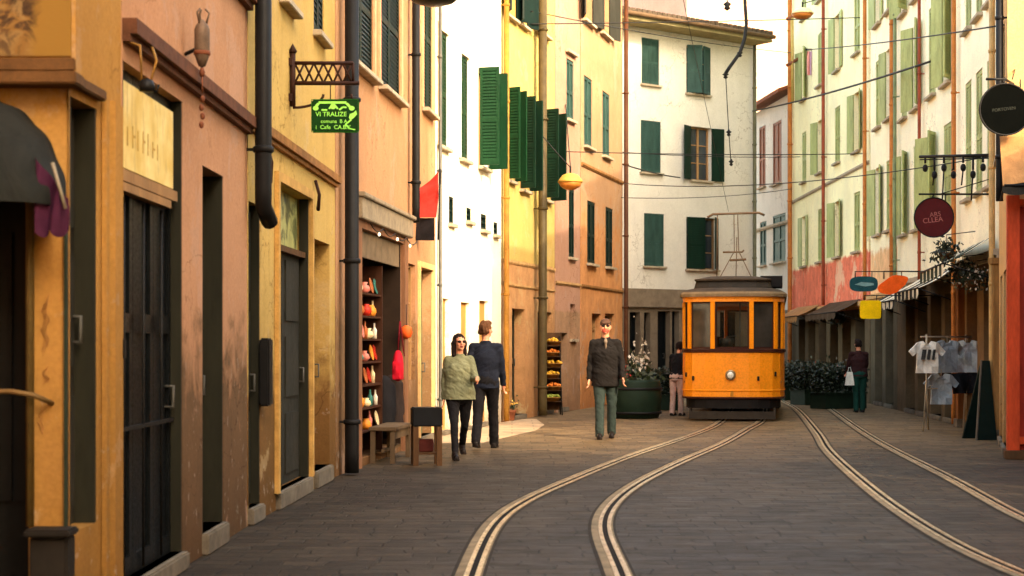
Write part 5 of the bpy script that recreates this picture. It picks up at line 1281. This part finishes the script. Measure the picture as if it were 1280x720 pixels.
for j,z in enumerate(zsh):
    pool=[(c,k) for c in names for k in range(4)]; rr.shuffle(pool); used=set()
    n=6; q=0
    while q<n:
        c,k=pool.pop(); 
        if c in used: continue
        used.add(c); u=su0+.16+(um-su0-.28)*q/(n-1)+rr.uniform(-.03,.03); P=Vector(fr.p(u,-.15+rr.uniform(-.03,.03),z+.001)); m=MB(); s=rr.uniform(.85,1.15)
        prof={0:[(.0,0),(.05,.0),(.075,.05),(.07,.1),(.04,.13),(.045,.15),(.0,.15)],1:[(.0,0),(.04,0),(.08,.04),(.06,.09),(.035,.10),(.05,.13),(.0,.128)],2:[(.0,0),(.035,0),(.038,.12),(.015,.16),(.013,.22),(.0,.222)],3:None}[k]
        if prof: m.lathe([(a*s,b*s) for a,b in prof],P,14)
        else: 
            M=Matrix.Rotation(R(78),4,'X'); M=Matrix.Rotation(math.atan2(fr.n.y,fr.n.x)+R(90)-0,4,'Z')@M; m.lathe([(.0,.01),(.06,.012),(.105,.03),(.11,.026),(.065,0),(.0,0)],P+Vector((0,0,.11)),18,M)
        solo(m,kinds[k].replace(' ','_'),OM[c],f"{c} {kinds[k]} on the {ordn[j]} shelf of the gift shop window" if ordn[j]!='middle' else f"{c} {kinds[k]} on the middle shelf of the gift shop window",kinds[k].split()[1],tuple(P),group='trinkets on the gift shop shelves'); q+=1
# hanging red bag, dark coats, orange lantern
ux=um+(su1-um)*.42
P=Vector(fr.p(ux,.08,1.25)); t=thing('shoulder_bag','bright red shoulder bag hanging in the gift shop doorway','bag',tuple(P))
m=MB(); M=Matrix.Rotation(math.atan2(fr.d.y,fr.d.x),4,'Z'); m.ell(P+Vector((0,0,.02)),(.14,.075,.20),16,12,M); m.ell(P-Vector((0,0,.06)),(.165,.08,.17),16,10,M); m.box(-.14,.14,-.06,.06,-.2,.05,Matrix.Translation(P)@M)
me=remeshed(m,.015,3); me.transform(Matrix.Translation(-P)); put(me,'bag_body',fabric('bag_red',(206,24,44)),t)
m=MB(); m.tube([P+Vector((0,-.02,.17)),P+Vector((.02,-.02,.5)),P+Vector((.03,0,.62))],.012,6); m.tube([P+Vector((.09,0,.13)),P+Vector((.05,0,.45)),P+Vector((.03,0,.62))],.01,6); m.build('strap',fabric('strap_dark_red',(110,20,30)),t)
P=Vector(fr.p(su1-.12,.10,1.72)); t=thing('paper_lantern','small orange lantern hanging at the gift shop door frame','lantern',tuple(P))
m=MB(); m.lathe([(.02,-.1),(.07,-.07),(.09,0),(.07,.07),(.02,.1)],P,14); m.build('shade',paint('lantern_orange',(226,92,36),.5,.2,9),t); m=MB(); m.tube([P+Vector((0,0,.1)),P+Vector((0,0,.4))],.006,5); m.build('cord',BLACK,t)
for k,(du,c,lb) in enumerate(((.2,(30,28,30),'black coat hanging beneath the red bag'),(.75,(44,34,30),'dark brown coat hanging by the gift shop door frame'))):
    P=Vector(fr.p(um+(su1-um)*du+.05,-.08,.72)); m=MB(); m.caps(P+Vector((0,0,-.32)),P+Vector((0,0,.28)),.17,.11); m.caps(P+Vector((-.1,-.04,.26)),P+Vector((-.13,-.05,-.15)),.05,.045); m.caps(P+Vector((.1,.04,.26)),P+Vector((.13,.05,-.15)),.05,.045); m.tube([P+Vector((0,0,.3)),P+Vector((0,0,.5))],.01,6)
    me=remeshed(m,.016,3)
    ns=[v.normal.copy() for v in me.vertices]
    for v,nn in zip(me.vertices,ns): q=v.co*9; v.co += nn*.02*noise.noise(Vector((q.x,q.y,q.z*.4)))
    me.transform(Matrix.Translation(-P)); o=put(me,'hanging_coat',fabric('coat_%d'%k,c),None); o.location=P; tag(o,lb,'coat')
# festoon of bulbs under the beam
t=thing('light_string','string of small glowing bulbs under the gift shop beam','string lights',tuple(fr.p(su0,.1,3.0)))
BULB=NT('bulb_glow'); BULB.bsdf((1,.85,.6),.3,emit=(1,.8,.5),es=2.0); BULB=BULB.m
q=[]
for k in range(25):
    u=su0-.2+(su1-su0+.4)*k/24; q.append(Vector(fr.p(u,.2,3.04-.07*abs(math.sin(k*math.pi/6)))))
m=MB(); m.tube(q,.008,5); m.build('cord',BLACK,t)
for k in (4,13,20):
    m=MB(); m.ell(q[k]-Vector((0,0,.035)),(.018,.018,.026),8,6); m.build('bulb',BULB,t)
# bench and stool
fb=Vector(fr.p(su1-.25,.42,0))
def table(label,name,c,w,d,hh,mat,rot,cat):
    t=thing(name,label,cat,tuple(c),rot,local=True); m=MB(); m.box(-w/2,w/2,-d/2,d/2,hh-.05,hh); m.build('seat',mat,t,bevel=.008)
    for sx in (-1,1):
        for sy in (-1,1): m=MB(); x=sx*(w/2-.05); y=sy*(d/2-.05); m.box(x-.03,x+.03,y-.03,y+.03,0,hh-.051); m.build('leg',mat,t)
    m=MB(); m.box(-w/2+.08,w/2-.08,-d/2+.03,-d/2+.055,hh-.16,hh-.052); m.box(-w/2+.05,w/2-.05,-.02,.02,.14,.18); m.build('apron',mat,t); return t
WD=paint('weathered_bench',(104,84,62),.7,.35,5,streak=True); ang=math.atan2(fr.d.y,fr.d.x)
P=gnd(498,575); table('weathered wooden bench under the gift shop window','bench',(P.x-.1,P.y,0),1.3,.36,.47,WD,ang,'bench')
P=gnd(533,581); t=thing('display_stand','dark box topped stand of brown timber outside the salmon house','stand',tuple(P),R(8),local=True)
m=MB(); m.box(-.19,.19,-.2,.2,.50,.74); m.build('box_top',paint('stand_black',(22,22,24),.6,.25,6),t,bevel=.015)
for sx in (-1,1):
    for sy in (-1,1): m=MB(); x=sx*.15; y=sy*.16; m.box(x-.035,x+.035,y-.035,y+.035,0,.499); m.build('leg',WOOD,t)
m=MB(); m.box(-.115,.115,-.15,.15,.14,.17); m.build('shelf',WOOD,t)
P2=P+Vector((0,0,.171)); m=MB(); m.box(P.x-.09,P.x+.09,P.y-.1,P.y+.1,.171,.33); solo(m,'crate',paint('crate_maroon',(78,32,26),.7,.3,7),'small maroon crate on the shelf of the dark stand','crate',(P.x,P.y,.171),bevel=.01)

# ------------------------------------------------------------------ stand of straw hats by the lemon house
P=gnd(691,518.5)
t=thing('display_rack','tall dark tiered rack of baskets outside the lemon house door','rack',tuple(P))
for sx in (-1,1):
    m=MB(); m.tube([P+Vector((sx*.17,.12,0)),P+Vector((sx*.15,.14,1.72))],.018,6); m.build('leg',BLACK,t); m=MB(); m.tube([P+Vector((sx*.2,-.22,0)),P+Vector((sx*.15,.12,1.5))],.015,6); m.build('strut',BLACK,t)
m=MB(); m.box(P.x-.19,P.x+.19,P.y+.15,P.y+.17,.1,1.8); m.build('back_panel',WOOD,t)
STRAW=paint('straw',(150,104,52),.8,.35,16); FR=[paint('fruit_yellow',(232,176,54),.45,.3,14),paint('fruit_orange',(220,120,44),.45,.3,14),paint('fruit_green',(150,160,70),.45,.3,14)]
for k,(z,nm,cn) in enumerate(((1.52,'topmost','yellow'),(1.28,'second','orange'),(1.04,'third','yellow'),(.80,'fourth','yellow'),(.54,'fifth','orange'),(.30,'lowest','green'))):
    m=MB(); m.box(P.x-.18,P.x+.18,P.y-.16,P.y+.14,z-.015,z); m.build('shelf',WOOD,t)
    c=P+Vector((.02*(-1)**k,-.05,z+.001)); r=.165+.012*(k%3); b_=thing('fruit_basket',f"{nm} basket on the tiered rack, heaped with {cn} fruit",'basket',tuple(c),group='baskets on the tiered rack')
    m=MB(); m.lathe([(.0,.0),(r*.72,.0),(r,.075),(r*1.05,.078),(r*1.02,.09),(r*.9,.085),(r*.7,.03),(0,.03)],c,18); m.build('basket',STRAW,b_)
    m=MB(); r2=random.Random(k)
    for q in range(22):
        a=r2.uniform(0,6.28); d_=r*.85*math.sqrt(r2.random()); m.ell(c+Vector((d_*math.cos(a),d_*math.sin(a),.075+.06*(1-d_/r)+r2.uniform(0,.03))),(.034,.034,.032),8,6)
    o=m.build('fruit',FR[{'yellow':0,'orange':1,'green':2}[cn]],b_); o['kind']='stuff'
P=gnd(650,521); t=thing('postcard_stand','slim postcard stand with pale green cards by the dark lemon house door','stand',tuple(P))
m=MB(); m.tube([P,P+Vector((0,0,1.6))],.018,8); m.lathe([(.18,0),(.18,.02),(.02,.04)],P,14); m.build('stem',BLACK,t)
CARDS=[paint('card_%d'%k,c,.5,.2,12) for k,c in enumerate(((150,170,150),(196,180,150),(110,140,130)))]
for k in range(8):
    z=.5+k*.135; 
    for sx in (-1,1):
        m=MB(); m.box(P.x+sx*.075-.06,P.x+sx*.075+.06,P.y-.06,P.y-.05,z,z+.10); m.build('card',CARDS[(k+sx)%3],t)
P=gnd(636,526); t=thing('flower_pot','clay pot with small yellow flowers at the lemon house door','plant pot',tuple(P))

def leaf_cloud(m,fn,n,size,seed=1,flat=.5):
    rr=random.Random(seed)
    for _ in range(n):
        c=Vector(fn(rr)); s=size*rr.uniform(.6,1.3); d=Vector((rr.gauss(0,1),rr.gauss(0,1),rr.gauss(0,flat))).normalized(); x=d.orthogonal().normalized(); x=(Matrix.Rotation(rr.uniform(0,6.28),3,d)@x); y=d.cross(x)
        m.face([c-x*s*.5,c+y*s*.28,c+x*s*.5,c-y*s*.28])
LEAF=leafmat('hedge_leaf',(18,27,14),(34,46,22)); LEAF2=leafmat('pot_leaf',(26,37,18),(52,62,32)); PETW=leafmat('white_petal',(176,160,140),(220,206,186)); PETR=leafmat('red_petal',(120,30,28),(160,52,44)); PETY=leafmat('yellow_petal',(220,170,60),(240,200,100))
def pot(t,P,r,hh,mat): m=MB(); m.lathe([(r*.72,0),(r*.8,.02),(r,hh-.05),(r*1.06,hh-.04),(r*1.06,hh),(r*.9,hh),(r*.85,hh-.06),(0,hh-.06)],P,22); return m.build('pot',mat,t)
pot(t,P,.14,.22,TERRA); m=MB(); leaf_cloud(m,lambda r_:P+Vector((r_.gauss(0,.08),r_.gauss(0,.08),.26+abs(r_.gauss(0,.07)))),120,.07,3); m.build('foliage',LEAF2,t); m=MB(); leaf_cloud(m,lambda r_:P+Vector((r_.gauss(0,.09),r_.gauss(0,.09),.32+abs(r_.gauss(0,.05)))),40,.05,4); m.build('blossom',PETY,t)
# ------------------------------------------------------------------ planters and café corner beside the tram
P=gnd(793,522.5); DG_=paint('planter_green',(26,40,28),.6,.3,5)
t=thing('barrel_planter','dark green barrel planter with white and red flowers beside the tram','planter',tuple(P))
m=MB(); m.lathe([(.50,0),(.54,.1),(.57,.4),(.55,.75),(.53,.8),(.48,.8),(.46,.72),(0,.72)],P,28); b=m.build('barrel',DG_,t)
m=MB()
for z in (.12,.62): m.lathe([(.562,z-.025),(.575,z-.02),(.575,z+.02),(.562,z+.025)],P,28)
m.build('hoop',BLACK,b)
m=MB(); leaf_cloud(m,lambda r_:P+Vector((r_.gauss(.02,.2),r_.gauss(0,.2),.80+abs(r_.gauss(0,.2)))),330,.12,5); m.build('foliage',LEAF2,t)
m=MB(); leaf_cloud(m,lambda r_:P+Vector((.10+r_.gauss(0,.12),r_.gauss(0,.15),1.0+abs(r_.gauss(0,.3)))),110,.085,6); m.build('blossom',PETW,t)
m=MB(); leaf_cloud(m,lambda r_:P+Vector((-.3+r_.gauss(0,.1),r_.gauss(-.1,.1),.86+abs(r_.gauss(0,.08)))),80,.09,7); m.build('blossom',PETR,t)
def hedge_planter(label,P,w,d,hh,rot,seed,n=1500):
    t=thing('hedge_planter',label,'planter',tuple(P),rot,local=True); m=MB(); m.box(-w/2,w/2,-d/2,d/2,0,hh*.36); m.box(-w/2-.02,w/2+.02,-d/2-.02,d/2+.02,hh*.36,hh*.40); m.build('box',DG_,t,bevel=.008)
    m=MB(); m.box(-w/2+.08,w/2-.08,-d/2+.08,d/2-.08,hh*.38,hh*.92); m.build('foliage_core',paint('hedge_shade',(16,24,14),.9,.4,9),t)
    def f(r_):
        x,y,z=r_.uniform(-w/2,w/2),r_.uniform(-d/2,d/2),r_.uniform(hh*.38,hh)
        k=r_.randrange(4)
        if k==0: y=-d/2+r_.gauss(0,.03)
        elif k==1: x=-w/2+r_.gauss(0,.03)
        elif k==2: z=hh+r_.gauss(0,.05)
        elif k==3: x=w/2+r_.gauss(0,.03)
        return (x,y,z)
    m=MB(); leaf_cloud(m,f,n,.085,seed,1); m.build('foliage',LEAF,t); return t
Pp=Vector((ray(822,0,37.5).x,37.5,0)); hedge_planter('low clipped hedge planter between the flower barrel and the tram',Pp,.9,.5,.92,.1,11,700)
for k,(px,Yh,wd,hh,lb) in enumerate(((1048,38.5,1.25,.98,'clipped hedge planter next to the person in bottle green trousers'),(1022,41,1.3,1.0,'middle clipped hedge planter of three behind the tram'),(998,44.5,1.4,1.0,'hedge planter farthest along, next to the back of the tram'))):
    hedge_planter(lb,Vector((ray(px,0,Yh).x,Yh,0)),wd,.6,hh,.5,20+k,1300)
# seated diners' heads over the hedge are not readable; potted flowers on the hedges
for k,(px,Yh,lb,pm) in enumerate(((1010,43.2,'terracotta pot of red flowers among the hedge planters',PETR),(1030,40.2,'terracotta pot of rose flowers on the pavement by the middle hedge',leafmat('rose_petal',(120,64,62),(150,92,84))))):
    P=Vector((ray(px,0,Yh).x+.1,Yh-1.0,0)); t=thing('flower_pot',lb,'plant pot',tuple(P)); pot(t,P,.26,.5,TERRA); m=MB(); leaf_cloud(m,lambda r_:P+Vector((r_.gauss(0,.18),r_.gauss(0,.18),.55+abs(r_.gauss(0,.22)))),240,.11,30+k); m.build('foliage',LEAF2,t); m=MB(); leaf_cloud(m,lambda r_:P+Vector((r_.gauss(0,.2),r_.gauss(0,.2),.72+abs(r_.gauss(0,.15)))),40,.07,40+k); m.build('blossom',pm,t)
# white parasol-like café table near the hedges
P=Vector((ray(1010,0,46).x,46,0)); t=thing('cafe_table','cafe table under a white cloth behind the hedges','table',tuple(P))
m=MB(); m.lathe([(.0,.76),(.5,.76),(.51,.75),(.53,.5),(.55,.48)],P,20); m.build('tablecloth_cover',fabric('white_linen',(226,210,180)),t); m=MB(); m.tube([P,P+Vector((0,0,.74))],.035,8); m.lathe([(.25,0),(.25,.02),(.04,.05)],P,14); m.build('leg',BLACK,t)
def chair(label,P,rot,mat,group=None):
    t=thing('cafe_chair',label,'chair',tuple(P),rot,group,local=True)
    m=MB(); m.box(-.21,.21,-.2,.2,.44,.47); m.build('seat',mat,t,bevel=.008)
    m=MB(); 
    for k in range(4): m.box(-.2,.2,.17+.02*k*.5,.19+.02*k*.5,.56+k*.09,.62+k*.09)
    m.build('backrest',mat,t)
    for sx in (-1,1):
        m=MB(); m.tube([(sx*.19,-.18,0),(sx*.19,-.18,.44)],.016,6); m.build('leg',BLACK,t); m=MB(); m.tube([(sx*.19,.2,0),(sx*.19,.18,.46),(sx*.19,.23,.92)],.016,6); m.build('leg',BLACK,t)
P=Vector((ray(812,0,40.3).x,40.3,0)); t=thing('cafe_table','small bare wooden cafe table near the flower barrel','table',tuple(P)); m=MB(); m.lathe([(0,.72),(.36,.72),(.36,.75),(0,.75)],P,20); m.build('tabletop',WOODL,t); m=MB(); m.tube([P,P+Vector((0,0,.72))],.03,8); m.lathe([(.22,0),(.22,.02),(.03,.05)],P,14); m.build('leg',BLACK,t)
chair('slatted cafe chair beside the bare wooden table',P+Vector((.62,.1,0)),R(80),WOOD)
chair('slatted cafe chair behind the flower barrel',P+Vector((-.5,.5,0)),R(-60),WOOD)
# white bag carried on the arm of the green trousered person
P=gnd(1074,515.5)+Vector((-.26,-.2,.62)); m=MB()
for a,b in (((-.09,-.05,0),(.09,.05,.30)),): 
    m.hexa([P+Vector(q) for q in ((-.10,-.05,0),(.10,-.05,0),(.10,.05,0),(-.10,.05,0),(-.06,-.03,.30),(.06,-.03,.30),(.06,.03,.30),(-.06,.03,.30))])
m.tube([P+Vector((-.04,0,.3)),P+Vector((-.02,0,.40)),P+Vector((.02,0,.40)),P+Vector((.04,0,.3))],.006,5)
solo(m,'carrier_bag',fabric('white_bag',(232,226,210)),'white carrier bag hanging beside the person in bottle green trousers','bag',tuple(P))
# ------------------------------------------------------------------ shirt rack and leaning board on the shop side
P0=Vector((ray(1158,0,28.6).x,28.6,0)); P1=Vector((ray(1196,0,30.0).x,29.4,0))
t=thing('clothes_rack','thin metal clothes rack of shirts in front of the shops','clothes rack',tuple(P0))
m=MB(); RK=paint('rack_metal',(176,160,136),.45,.25,8,.5)
for Pq in (P0,P1):
    m=MB(); m.tube([Pq+Vector((-.12,-.25,0)),Pq+Vector((0,0,.9)),Pq+Vector((0,0,1.72))],.016,6); m.tube([Pq+Vector((.1,.25,0)),Pq+Vector((0,0,.9))],.016,6); m.build('leg',RK,t)
m=MB(); m.tube([P0+Vector((-.1,0,1.68)),P1+Vector((.1,0,1.68))],.016,6); m.tube([P0+Vector((0,0,.75)),P1+Vector((0,0,.75))],.012,6); m.build('rail',RK,t)
def shirt(label,P,mat,rot,s=1.0,prn=None,name='shirt',shorts=False):
    t=thing(name,label,name,tuple(P),rot,local=True)
    out=[(-.09,0),(-.2,-.03),(-.36,-.2),(-.28,-.29),(-.2,-.22),(-.21,-.62),(.21,-.62),(.2,-.22),(.28,-.29),(.36,-.2),(.2,-.03),(.09,0),(.05,-.05),(-.05,-.05)]
    if shorts: out=[(-.2,0),(.2,0),(.25,-.4),(.03,-.42),(0,-.2),(-.03,-.42),(-.25,-.4)]
    n=len(out); m=MB(); f=[Vector((x*s,-.03+.012*math.sin(x*20),z*s)) for x,z in out]; b=[Vector((x*s,.03+.012*math.sin(x*20),z*s)) for x,z in out]
    m.face(f); m.face(b)
    for i in range(n): m.face([f[i],f[(i+1)%n],b[(i+1)%n],b[i]])
    me=bpy.data.meshes.new('x'); o=m.build('cloth',mat,t)
    bm=bmesh.new(); bm.from_mesh(o.data); bmesh.ops.triangulate(bm,faces=bm.faces); bmesh.ops.subdivide_edges(bm,edges=bm.edges,cuts=2,use_grid_fill=True)
    for v in bm.verts: v.co.y += .06*noise.noise(Vector((v.co.x*11,v.co.z*4,rot*7)))
    bm.to_mesh(o.data); bm.free()
    if prn:
        m=MB()
        for a,bb,c,d in prn: m.hexa([(a*s,-.075,c*s),(bb*s,-.075,c*s),(bb*s,-.07,c*s),(a*s,-.07,c*s),((a+.03)*s,-.075,d*s),((bb+.03)*s,-.075,d*s),((bb+.03)*s,-.07,d*s),((a+.03)*s,-.07,d*s)])
        m.build('print',paint('shirt_print',(60,58,56),.8,.2,9),t)
    m=MB(); m.tube([(0,0,-.06),(0,0,.08)],.006,5); m.build('hook',RK,t)
W_=fabric('shirt_white',(222,214,200)); G_=fabric('shirt_grey',(150,158,164)); BL_=fabric('shirt_pale_blue',(186,200,210)); NV_=fabric('shorts_black',(32,34,40))
shirt('white shirt with dark printed marks at the end of the rack',P0+Vector((0,-.05,1.6)),W_,0,.92,[(-.14,-.06,-.36,-.16),(-.03,.03,-.36,-.16),(.07,.12,-.36,-.16)])
shirt('grey shirt in the middle of the rack',P0.lerp(P1,.5)+Vector((0,-.05,1.62)),G_,.2,.95)
shirt('pale blue shirt at the far end of the rack',P1+Vector((.02,-.05,1.62)),BL_,-.1,.95)
for k,(f_,c,lb) in enumerate(((.35,G_,'grey shirt on the lower rail under the white shirt'),(.62,NV_,'black shorts hanging under the grey shirt'),(1.0,NV_,'black shorts hanging under the pale blue shirt'))):
    shirt(lb,P0.lerp(P1,f_)+Vector((0,-.05,1.02)),c,.1*k,.9,name='shorts' if k else 'shirt',shorts=bool(k))
P=gnd(1224,549); t=thing('advertising_board','tall dark green folding board leaning together on the pavement before the warm white house','board',tuple(P),R(10),local=True)
GBD=paint('board_green',(14,30,26),.6,.3,5)
m=MB(); m.hexa([(-.17,-.28,0),(.17,-.28,0),(.17,-.24,0),(-.17,-.24,0),(.04,-.03,1.28),(.17,-.03,1.28),(.17,.0,1.28),(.04,.0,1.28)]); m.build('front_panel',GBD,t)
m=MB(); m.hexa([(-.17,.24,0),(.17,.24,0),(.17,.28,0),(-.17,.28,0),(.04,.003,1.28),(.17,.003,1.28),(.17,.03,1.28),(.04,.03,1.28)]); m.build('back_panel',GBD,t)
m=MB(); m.hexa([(-.19,-.29,0),(-.172,-.29,0),(-.172,-.24,0),(-.19,-.24,0),(.02,-.035,1.29),(.038,-.035,1.29),(.038,.0,1.29),(.02,.0,1.29)]); m.build('edge_strip',STEEL,t)
# timber posts of the shop front near it
for k,(px,py,w,lb,mt) in enumerate(((1204,534,.24,'broad brown timber shop post by the shirt rack',paint('timber_post',(120,74,38),.6,.35,4,streak=True)),(1246,549,.16,'tan timber shop post next to the dark green folding board',paint('tan_post',(150,112,66),.6,.35,4,streak=True)))):
    P=gnd(px,py); t=thing('shop_post',lb,'post',tuple(P)); m=MB(); m.box(P.x-w/2,P.x+w/2,P.y-.1,P.y+.1,0.0,2.85); m.build('shaft',mt,t,bevel=.012); m=MB(); m.box(P.x-w/2-.03,P.x+w/2+.03,P.y-.13,P.y+.13,0,.16); m.build('base',STONE,t,bevel=.01); m=MB(); m.box(P.x-w/2-.03,P.x+w/2+.03,P.y-.13,P.y+.13,2.851,2.95); m.build('cap',mt,t)
# hanging plants along the awnings
for k,(px,py,Yp,lb) in enumerate(((1183,318,27.8,'round hanging plant ball above the green striped awning'),(1216,352,26.6,'trailing plant basket hanging under the green striped awning'),(1203,346,27.0,'leafy basket with white flowers beside the trailing plant basket'),(1048,400,44,'small dark plant basket at the brown awning'))):
    P=ray(px,py,Yp); t=thing('hanging_basket',lb,'hanging plant',tuple(P)); m=MB(); m.lathe([(0,-.1),(.08,-.08),(.13,.0),(.13,.03),(0,.02)],P,14); m.build('basket',WOOD,t)
    m=MB(); leaf_cloud(m,lambda r_:P+Vector((r_.gauss(0,.12),r_.gauss(0,.1),r_.gauss(.06,.1))),260,.09,60+k); m.build('foliage',LEAF,t)
    if k in (1,2): m=MB(); leaf_cloud(m,lambda r_:P+Vector((r_.gauss(0,.13),r_.gauss(-.03,.1),r_.gauss(.06,.1))),60,.06,70+k); m.build('blossom',PETW,t)
    m=MB(); m.tube([P+Vector((0,0,.02)),P+Vector((0,.0,.34))],.006,5); m.tube([P+Vector((0,.0,.34)),P+Vector((.5,.0,.40))],.008,5); m.build('hanger',BLACK,t)
# small fittings on the near houses
fr=yh.fr
for k,(px,y0,y1,lb) in enumerate(((331,180,228,'dark hooked iron shutter stay left of the painted transom'),(392,226,262,'short iron shutter stay right of the painted transom'))):
    m=MB(); u=fr.u(px); za,zb_=fr.z(px,y0),fr.z(px,y1); m.tube([fr.p(u,.02,za),fr.p(u-.05,.07,(za+zb_)/2),fr.p(u,.05,zb_),fr.p(u+.05,.04,zb_+.03)],.02,6); solo(m,'iron_stay',RI,lb,'iron fitting',tuple(fr.p(u,0,zb_)))
m=MB(); u=fr.u(325); z=fr.z(325,465); m.fbox(fr,u-.09,u+.09,.01,.1,z-.3,z+.3); solo(m,'letter_box',BLACK,'black letter box on the wall between the first two yellow house doors','letter box',tuple(fr.p(u,0,z)),bevel=.015)
fr2=ph.fr; m=MB(); u=fr2.u(148); z=fr2.z(148,436); m.fbox(fr2,u-.03,u+.03,.002,.04,z-.06,z+.06); solo(m,'door_bell',BLACK,'small black bell push on the pilaster of the yellowed sign shop','bell',tuple(fr2.p(u,0,z)),bevel=.006)
m=MB(); fr=oh.fr; 
# ------------------------------------------------------------------ light, sky, camera
EL=31.0; AZ=Vector((.62,-.785,0)).normalized()
S=Vector((AZ.x*math.cos(R(EL)),AZ.y*math.cos(R(EL)),math.sin(R(EL))))
sd=bpy.data.lights.new('sun','SUN'); sd.energy=4.8; sd.angle=R(.55); sd.color=(1,.86,.62)
so=bpy.data.objects.new('sun',sd); COL.objects.link(so); so.rotation_euler=S.to_track_quat('Z','Y').to_euler(); so.location=(20,-20,30)
wd=bpy.data.worlds.new('World'); SC.world=wd; wd.use_nodes=True; nt=wd.node_tree; nt.nodes.clear()
sky=nt.nodes.new('ShaderNodeTexSky'); sky.sky_type='NISHITA'; sky.sun_disc=False; sky.sun_elevation=R(EL); sky.sun_rotation=math.atan2(S.x,S.y)
sky.air_density=1.2; sky.dust_density=3.0; sky.ozone_density=.6
mx=nt.nodes.new('ShaderNodeMix'); mx.data_type='RGBA'; mx.blend_type='MULTIPLY'; mx.inputs[0].default_value=1.0; mx.inputs[7].default_value=(9.9,8.85,7.1,1)
bg=nt.nodes.new('ShaderNodeBackground'); bg.inputs['Strength'].default_value=.15; out=nt.nodes.new('ShaderNodeOutputWorld')
nt.links.new(sky.outputs[0],mx.inputs[6]); nt.links.new(mx.outputs[2],bg.inputs['Color']); nt.links.new(bg.outputs[0],out.inputs[0])
cam=bpy.data.cameras.new('camera'); co=bpy.data.objects.new('camera',cam); COL.objects.link(co); co.location=(0,0,EYE); co.rotation_euler=(R(90),0,0)
cam.sensor_width=36; cam.lens=36*F/1280; cam.shift_y=(HY-360)/1280; cam.clip_start=.1; cam.clip_end=1000
cam.dof.use_dof=True; cam.dof.focus_distance=26; cam.dof.aperture_fstop=3.2
SC.camera=co
SC.view_settings.view_transform='Standard'; SC.view_settings.look='None'; SC.view_settings.exposure=0; SC.view_settings.gamma=1
SC.cycles.use_denoising=True; SC.cycles.max_bounces=6; SC.cycles.diffuse_bounces=4; SC.cycles.glossy_bounces=3; SC.cycles.transparent_max_bounces=8; SC.cycles.caustics_reflective=False; SC.cycles.caustics_refractive=False
SC.cycles.sample_clamp_indirect=6

bpy.data.scenes.remove(TS)
